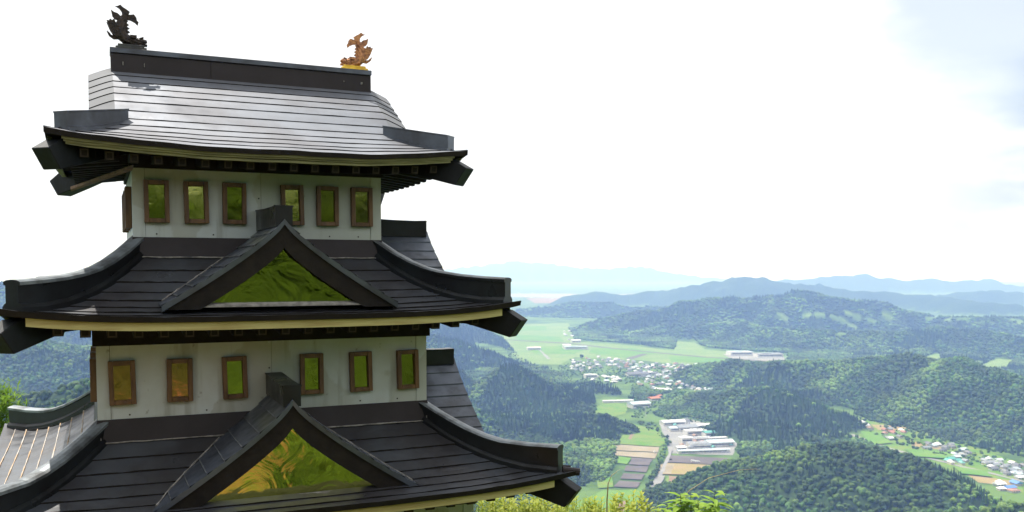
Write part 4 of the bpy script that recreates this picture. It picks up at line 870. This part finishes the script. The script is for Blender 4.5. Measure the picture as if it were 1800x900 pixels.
village('by the wooded foot of the right-hand valley', 'at the wooded foot', [(1625,780),(1685,784),(1712,800),(1685,806),(1628,790)], 13, ['dark', 'grey', 'dark', 'pale', 'white'], 9, 15, 12)
village('in the cluster at the right end of the valley', 'of the right end cluster', [(1725,808),(1765,812),(1800,820),(1800,845),(1760,832),(1730,820)], 24, ['dark', 'grey', 'dark', 'grey', 'white', 'pale'], 9, 14, 12)
village('along the road at the foot of the near hill', 'along the near road', [(1655,808),(1700,812),(1700,818),(1665,818)], 6, ['grey', 'teal', 'white'], 8, 13, 12)
village('at the lower right beside the near hill', 'at the lower right', [(1745,850),(1790,852),(1790,866),(1750,862)], 6, ['red', 'white', 'blue', 'grey'], 9, 16, 13)
village('beside the far paddies under the blue ridge', 'beside the far paddies', [(990,580),(1006,578),(1010,600),(992,600)], 9, ['white', 'white', 'grey'], 10, 16, 18)
village('on the pale plain under the furthest ridge', 'of the furthest plain', [(900,514),(1100,518),(1100,526),(900,526)], 16, ['white', 'white', 'pale'], 18, 40, 40)
def works(name, label, px, py, l_, w_, h, rf, rot, kind='gable', win=True):
    p = on_valley(px, py); root = empty(name, (p[0], p[1], -HZ+.1), rot); tag(root, label, 'building')
    b_ = MB(); b_.box(-l_/2, l_/2, -w_/2, w_/2, -.3, h)
    b_.build('wall', WL[0], root, mirror_b=False)
    r_ = MB()
    if kind == 'gable': r_.prism([(-l_/2-.6, -w_/2-.8, h+.01), (-l_/2-.6, w_/2+.8, h+.01), (-l_/2-.6, w_/2+.8, h+.3), (-l_/2-.6, 0, h+w_*.17), (-l_/2-.6, -w_/2-.8, h+.3)], (l_+1.2, 0, 0))
    elif kind == 'saw':
        k_ = max(2, int(w_/9))
        for q in range(k_): y0 = -w_/2+w_*q/k_; y1 = -w_/2+w_*(q+1)/k_-.05; r_.prism([(-l_/2-.4, y0, h+.01), (-l_/2-.4, y1, h+.01), (-l_/2-.4, y0+.3, h+3.0)], (l_+.8, 0, 0))
    else:
        r_.box(-l_/2-.3, l_/2+.3, -w_/2-.3, w_/2+.3, h+.01, h+.7); r_.box(-l_*.25, l_*.1, -w_*.2, w_*.2, h+.71, h+2.4)
    r_.build('roof', RF[rf], root, mirror_b=False)
    if win:
        wn = MB(); wn.box(-l_*.44, l_*.44, -w_/2-.05, -w_/2-.01, h*.45, h*.72); wn.build('window_strip', M_pane, root, mirror_b=False)
    return root
works('factory_building', 'long white gabled shed at the back left of the factory', 1182, 747, 46, 20, 7, 'white', .25)
works('factory_building', 'brown grey roofed shed behind the factory chimneys', 1206, 756, 40, 24, 7, 'grey', .3)
works('factory_building', 'pale stepped shed in front of the factory chimneys', 1190, 757, 34, 16, 6, 'pale', .25)
works('factory_building', 'low cream roofed shed at the back right of the factory', 1237, 752, 46, 16, 6, 'white', .3)
works('factory_building', 'rusty roofed small shed at the far right of the factory', 1254, 759, 26, 14, 6, 'brown', .3)
works('factory_building', 'white flat roofed hall in the middle of the factory', 1222, 764, 40, 18, 8, 'white', .25, 'flat')
works('factory_building', 'teal green roofed hall at the middle right of the factory', 1250, 767, 30, 16, 8, 'teal', .25, 'gable')
works('factory_building', 'long white walled annexe under the teal roofed hall', 1236, 775, 88, 8, 5, 'white', .2, 'flat')
works('factory_building', 'white boxy block at the left end of the factory', 1205, 778, 20, 15, 9, 'white', .25, 'flat')
works('factory_building', 'saw-tooth roofed factory hall with dark skylights', 1228, 786, 34, 27, 6, 'white', .2, 'saw')
works('factory_building', 'pale blue roofed hall at the right of the factory', 1264, 783, 46, 22, 7, 'pale', .2)
works('factory_building', 'long low pale blue front shed of the factory', 1236, 796, 88, 10, 5, 'pale', .17)
works('factory_building', 'small white workshop at the left front of the factory', 1196, 791, 16, 13, 5, 'white', .25)
for k, px in enumerate((1207.5, 1211.5)):
    p = on_valley(px, 752); root = empty('chimney_stack', (p[0], p[1], -HZ)); tag(root, ['taller left chimney of the pair behind the factory', 'shorter right chimney of the pair behind the factory'][k], 'chimney')
    b_ = MB(); b_.tube([(0, 0, 0), (0, 0, 12), (0, 0, 19-3*k)], [1.5, 1.3, 1.1], 12); b_.build('shaft', WL[2], root, mirror_b=False); c_ = MB(); c_.tube([(0, 0, 19.01-3*k), (0, 0, 19.9-3*k)], 1.35, 12); c_.build('rim', RF['grey'], root, mirror_b=False)
village('among the factory halls', 'among the factory halls', [(1172,744),(1205,738),(1262,755),(1290,778),(1280,796),(1200,794)], 16, ['white', 'pale', 'white', 'grey', 'teal', 'brown'], 9, 17, 11)
works('sports_hall', 'pale domed hall at the end of the green meadow', 1123, 716, 46, 26, 9, 'pale', .4)
works('farm_shed', 'long white greenhouse row behind the green meadow', 1086, 707, 70, 9, 4, 'white', .15, win=False)
works('temple_hall', 'bright orange roofed hall at the tip of the wooded ridge', 1149, 704, 26, 18, 6, 'orange', .5); works('temple_hall', 'small orange roofed annexe beside the bright orange hall', 1158, 699, 16, 9, 5, 'orange', .9)
works('white_block', 'white flat roofed block in the hamlet by the knoll', 1038, 664, 34, 20, 9, 'white', .2, 'flat')
works('school_hall', 'dark wide roofed hall in the middle of the far hamlets', 1120, 662, 62, 26, 9, 'dark', .15)
works('large_store', 'long white store beside the paddies left of the town', 1012, 614, 86, 30, 11, 'pale', .1, 'flat'); works('large_store', 'white shed with pink end left of the long store', 996, 612, 30, 22, 12, 'white', .1)
works('farm_shed', 'white roofed shed by the straight pale lane in the paddies', 938, 615, 50, 22, 8, 'white', .2); works('farm_shed', 'white roofed shed on the back edge of the paddies', 1012, 602, 38, 22, 9, 'white', .2)
works('warehouse', 'left long grey roofed warehouse beyond the wooded ridge', 1300, 624, 80, 50, 12, 'pale', .1, 'flat'); works('warehouse', 'right long grey roofed warehouse beyond the wooded ridge', 1350, 627, 90, 46, 11, 'grey', .1, 'flat')
works('warehouse', 'white warehouse far beyond the crest of the wooded ridge', 1572, 617, 110, 40, 12, 'pale', .1, 'flat')
works('white_shed', 'long white roofed shed behind the scrub of the middle hamlet', 1164, 688, 36, 14, 6, 'white', -.5)
p = on_valley(1135, 735); root = empty('lattice_mast', (p[0], p[1], -HZ)); tag(root, 'thin pale lattice mast standing beyond the triangular meadow', 'mast')
for sx_ in (-1, 1):
    for sy_ in (-1, 1): b_ = MB(); b_.tube([(sx_*1.3, sy_*1.3, 0), (sx_*.3, sy_*.3, 24)], [.25, .15], 5); b_.build('leg', WL[2], root, mirror_b=False)
b_ = MB(); [b_.box(-1.3+z_/24, 1.3-z_/24, -1.3+z_/24, 1.3-z_/24, z_, z_+.25) for z_ in (5, 10, 15, 20)]; o = b_.build('brace', WL[2], root, mirror_b=False); o['kind'] = 'stuff'
M_car = mat('car_paint_white', (.75, .76, .78), .3); M_car2 = mat('car_paint_black', (.03, .03, .035), .3)
for px, py, mt_, lb in ((1179, 811, M_car2, 'black van parked at the edge of the dark field'), (1226, 815, M_car, 'white lorry parked beyond the golden field'), (1219, 814, M_car, 'small white car left of the parked lorry'), (1151, 798, M_car, 'white van at the right end of the tan field')):
    p = on_valley(px, py); big = 'lorry' in lb; l_ = 8 if big else 4.6; root = empty('parked_vehicle', (p[0], p[1], -HZ+2.4), .3); tag(root, lb, 'vehicle')
    b_ = MB(); b_.prism([(-l_/2, -1, .5), (l_/2, -1, .5), (l_/2, -1, 1.2), (l_*.32, -1, 1.35), (l_*.2, -1, 2.2), (-l_/2, -1, 2.2 if not big else 3.0)], (0, 2, 0)); b_.build('body', mt_, root, mirror_b=False, bevel=.08)
    for x in (-l_*.3, l_*.3):
        for y in (-1.02, .82): c_ = MB(); c_.tube([(x, y, .4), (x, y+.2, .4)], .4, 10); c_.build('wheel', M_car2, root, mirror_b=False)

# ------------------------------------------------------------------ plants on the summit
M_grass = mat('grass_blade', (.20, .30, .045), .6, col2=(.30, .36, .07), scale=3, spec=.3)
M_weed = mat('weed_leaf', (.32, .40, .045), .55, col2=(.42, .44, .07), scale=5, spec=.3)
M_shrub = mat('shrub_leaf', (.24, .40, .045), .5, col2=(.33, .46, .07), scale=6, spec=.35)
M_stalk = mat('dry_stalk', (.42, .36, .22), .8, col2=(.30, .24, .14), scale=20)
M_pine = mat('pine_needles', (.15, .27, .03), .7, col2=(.22, .34, .05), scale=3, spec=.2)
for m_ in (M_grass, M_weed, M_shrub, M_pine):           # thin leaves let some light through
    t = m_.node_tree; b = t.nodes['Principled BSDF']; src = b.inputs['Base Color'].links[0].from_socket; tr = N(t, 'ShaderNodeBsdfTranslucent'); ms = N(t, 'ShaderNodeMixShader'); ms.inputs[0].default_value = .48
    out = t.nodes['Material Output']; t.links.new(src, tr.inputs['Color']); t.links.new(b.outputs[0], ms.inputs[1]); t.links.new(tr.outputs[0], ms.inputs[2]); t.links.new(ms.outputs[0], out.inputs['Surface'])
def leaf(b_, base, d, up, l_, w_, fold=.25, droop=.3, m=0):
    d = Vector(d).normalized(); up = Vector(up); s_ = d.cross(up).normalized(); n_ = s_.cross(d).normalized(); base = Vector(base)
    prof = [(0, .06), (.22, .72), (.45, 1), (.7, .72), (1, .03)]; c = []; l = []; r_ = []
    for q, wq in prof:
        p = base+d*l_*q-n_*droop*l_*q*q; c.append(p); l.append(p+s_*w_*.5*wq+n_*fold*w_*.5*wq); r_.append(p-s_*w_*.5*wq+n_*fold*w_*.5*wq)
    b_.grid([l, c, r_], m)
def blade(b_, base, az_, h, lean, w_, m=0):
    base = Vector(base); d = Vector((math.cos(az_), math.sin(az_), 0)); s_ = Vector((-d.y, d.x, 0)); L_, R_ = [], []
    for q in (0, .3, .55, .78, 1): p = base+d*lean*h*q*q+Vector((0, 0, h*(q-.32*lean*q*q*q))); ww = w_*(1-q**1.6)*.5+.0008; L_.append(p+s_*ww); R_.append(p-s_*ww)
    b_.grid([L_, R_], m)
# tall grass and yellow-green weeds behind the right corner of the tower
g = MB()
for k in range(3400):
    d = random.uniform(10.2, 13.6); px = random.uniform(770, 1190); v = at_dist(px, 880, d); z = zground(v[0], v[1]); top = (472.4-random.triangular(848, 910, 882)-abs(px-960)*.02-max(0, px-1010)*.10)/F_PX*d
    if px > 1130 and random.random() < .5: continue
    h = max(.35, top-z)*random.uniform(.75, 1.0); blade(g, (v[0], v[1], z-.03), random.uniform(0, 6.28), h, random.uniform(.05, .45), random.uniform(.014, .034))
o = g.build('tall_grass', M_grass, mirror_b=False, recalc=False); tag(o, kind='stuff')
def weed(label, px, ytop, d, seed, spread=.20, nst=8, group=None):
    random.seed(seed); v = at_dist(px, 880, d); z = zground(v[0], v[1]); top = (472.4-ytop)/F_PX*d; root = empty('leafy_weed', (v[0], v[1], z)); tag(root, label, 'plant', group)
    st, lf = MB(), MB()
    for s_ in range(nst):
        a = random.uniform(0, 6.28); q = random.uniform(.2, 1)*spread; h = (top-z)*random.uniform(.86, 1.0); P_ = [Vector((math.cos(a)*q*t_*1.3, math.sin(a)*q*t_*1.3, h*t_)) for t_ in (0, .3, .6, .85, 1)]
        st.tube(P_, [.006, .005, .004, .003, .002], 5)
        for k in range(26):
            t_ = .50+.50*k/25; p = Vector((math.cos(a)*q*t_*1.3, math.sin(a)*q*t_*1.3, h*t_)); az_ = k*2.4+random.uniform(-.3, .3); leaf(lf, p, (math.cos(az_), math.sin(az_), .55+t_*.5), (0, 0, 1), random.uniform(.08, .15)*(1.25-.6*t_), .034, .2, .35)
    st.build('stem', M_weed, root, mirror_b=False); lf.build('leaves', M_weed, root, mirror_b=False, recalc=False); return root
ws = [(858,866,12.5),(872,872,11.6),(886,868,12.3),(900,878,11.4),(915,872,12.2),(930,880,11.5),(945,876,12.0),(962,882,11.4),(980,872,11.8),(998,884,11.3),(1018,880,11.6),(1040,884,11.2),(1062,876,11.5),(1080,886,11.1),(1092,866,11.4),(1105,884,11.2),(1122,872,11.4),(1140,886,11.2)]
for k, (px, yt, d) in enumerate(ws): weed('yellow green leafy weed among the tall grass behind the tower corner', px, yt, d, 100+k, group='leafy weeds behind the tower corner')
random.seed(21)
def shrub(label, px, ytop, d, wid, seed, nbr=26):
    random.seed(seed); v = at_dist(px, 900, d); z = zground(v[0], v[1]); top = (472.4-ytop)/F_PX*d; root = empty('leafy_shrub', (v[0], v[1], z)); tag(root, label, 'shrub')
    st, lf = MB(), MB(); H_ = top-z
    for s_ in range(nbr):
        a = random.uniform(0, 6.28); q = random.uniform(.1, 1)**.7*wid; hh = H_*(1-.32*(q/wid)**1.5)*random.uniform(.86, 1.0); c = Vector((math.cos(a)*q, math.sin(a)*q*.7, hh)); P_ = [Vector((0, 0, 0))+Vector((c.x*t_**1.3, c.y*t_**1.3, c.z*t_)) for t_ in (0, .3, .6, .8, 1)]
        st.tube(P_, [.012, .009, .006, .004, .002], 5)
        for k in range(32):
            t_ = .56+.44*k/31; p = Vector((c.x*t_**1.3, c.y*t_**1.3, c.z*t_)); az_ = k*2.4+random.uniform(-.4, .4); leaf(lf, p, (math.cos(az_), math.sin(az_), random.uniform(.15, .7)), (0, 0, 1), random.uniform(.09, .16), random.uniform(.040, .062), .3, .35)
    st.build('stem', M_bark, root, mirror_b=False); lf.build('leaves', M_shrub, root, mirror_b=False, recalc=False)
shrub('bright green broad leaved shrub at the bottom centre edge', 1216, 838, 7.9, .52, 5, 80); shrub('low green shrub left of the bright broad leaved one', 1160, 882, 8.4, .24, 6, 16); shrub('small green shrub tip right of the bright broad leaved one', 1268, 884, 8.3, .14, 8, 9)
random.seed(33)
def stalk(label, pix, d, r0):
    P_ = [Vector(at_dist(x, y, d)) for x, y in pix]; z = zground(P_[0].x, P_[0].y); P_[0].z = z-.02; b0 = P_[0].copy(); root = empty('dry_stalk', b0); tag(root, label, 'plant')
    b_ = MB(); n_ = len(P_); b_.tube([p-b0 for p in P_], [r0*(1-.8*k/(n_-1)) for k in range(n_)], 6); b_.build('stem', M_stalk, root, mirror_b=False)
    f_ = MB(); e = P_[-1]-b0; dr = (P_[-1]-P_[-2]).normalized()
    for k in range(5): leaf(f_, e-dr*.02*k, dr+Vector((random.uniform(-.4, .4), random.uniform(-.4, .4), random.uniform(-.3, .2))), (0, 0, 1), .05, .004)
    f_.build('seed_head', M_stalk, root, mirror_b=False, recalc=False)
stalk('pale dry grass stalk arching up from the weeds', [(1066,1000),(1067,880),(1069,850),(1075,836),(1084,829)], 8.6, .010)
stalk('thin dry stalk leaning over the bright green shrub', [(1160,1000),(1185,890),(1212,862),(1246,840),(1300,826),(1330,824)], 8.4, .006)
# pine at the left edge, rooted on the slope beside the tower
v = at_dist(-18, 690, 16.5); zg = zground(v[0], v[1]); H_ = v[2]-zg; root = empty('pine_tree', (v[0], v[1], zg)); tag(root, 'fresh green pine tree at the far left below the eaves', 'tree')
b_ = MB(); b_.tube([(0, 0, -.3), (.06, .05, H_*.35), (-.03, 0, H_*.7), (0, 0, H_*.97)], [.16, .12, .07, .02], 9); lf = MB(); br = MB()
for k in range(60):
    t_ = .30+.68*k/59; a = k*2.4; l_ = (1.02-t_)*1.75+.28; b0 = Vector((0, 0, H_*t_)); d = Vector((math.cos(a), math.sin(a), .30)); br.tube([b0, b0+d*l_*.6, b0+d*l_+Vector((0, 0, .1))], [.02, .012, .004], 5)
    for j in range(42):
        q = random.uniform(.15, 1.03); c = b0+d*l_*q+Vector((random.gauss(0, .11), random.gauss(0, .11), random.gauss(.04, .08)))
        for _ in range(5): leaf(lf, c, (random.gauss(0, 1), random.gauss(0, 1), random.gauss(.5, .7)), (0, .3, 1), random.uniform(.10, .19), .022, .1, .1)
b_.build('trunk', M_bark, root, mirror_b=False); br.build('limb', M_bark, root, mirror_b=False); lf.build('crown', M_pine, root, mirror_b=False, recalc=False)
# wooded bank behind the camera, which the mirrored panes and the front walls look out on
lf = MB(); random.seed(5); M_bank = mat('bank_leaf', (.020, .048, .008), .6, col2=(.16, .24, .03), scale=1.1, spec=.3)
for k in range(9500):
    a = random.uniform(-1.9, 2.2); d = random.uniform(6.5, 13); x = 1.2+math.sin(a)*d*1.25; y = 1.5-math.cos(a)*d
    if y > 3.5 and x < 9.5: continue
    top = 1.9+.8*math.sin(x*.9)+.7*math.sin(x*2.3+1)+(d-6.5)*.30; gz = zground(x, y); z = gz+random.random()**.8*max(1, top-gz)
    for _ in range(3): leaf(lf, (x+random.gauss(0, .25), y+random.gauss(0, .25), z+random.gauss(0, .2)), (random.gauss(0, 1), random.gauss(0, 1), random.gauss(0, .6)), (0, .3, 1), random.uniform(.30, .55), .22, .2, .3)
o = lf.build('thicket', M_bank, mirror_b=False, recalc=False); tag(o, kind='stuff')
P_ = [(-3.9, 5.9), (-1.6, 5.2), (.2, 4.2), (.9, 3.3), (.2, 1.6), (-1.4, .6), (-4, 1.5), (-5.5, 4)]
b_ = MB(); c = [sum(p[0] for p in P_)/8, sum(p[1] for p in P_)/8]; rows = []
for q in np.linspace(0.02, 1, 7): rows.append([(c[0]+(P_[k % 8][0]-c[0])*q, c[1]+(P_[k % 8][1]-c[1])*q, zground(c[0]+(P_[k % 8][0]-c[0])*q, c[1]+(P_[k % 8][1]-c[1])*q)+.035) for k in range(9)])
b_.grid(rows); o = b_.build('bare_ground', mat('bare_earth', (.30, .19, .10), .95, col2=(.22, .13, .07), scale=2.5, bump=.5, spec=.1), mirror_b=False); tag(o, kind='structure')

# leafy ground cover on the slope between the tower and the camera (seen in the mirrored panes)
lf = MB(); random.seed(9)
for k in range(2600):
    x = random.uniform(-4.5, 8.5); y = random.uniform(-4, 7.2); gz = zground(x, y)
    if poly_mask(np.array([x]), np.array([y]), P_)[0] or math.hypot(x, y) < .9 or (x < .6 and y > 5.6): continue
    for _ in range(4): leaf(lf, (x+random.gauss(0, .12), y+random.gauss(0, .12), gz+random.uniform(.0, .35)), (random.gauss(0, 1), random.gauss(0, 1), random.uniform(.1, 1.2)), (0, .3, 1), random.uniform(.16, .34), .075, .2, .4)
o = lf.build('ground_cover', M_bank, mirror_b=False, recalc=False); tag(o, kind='stuff')
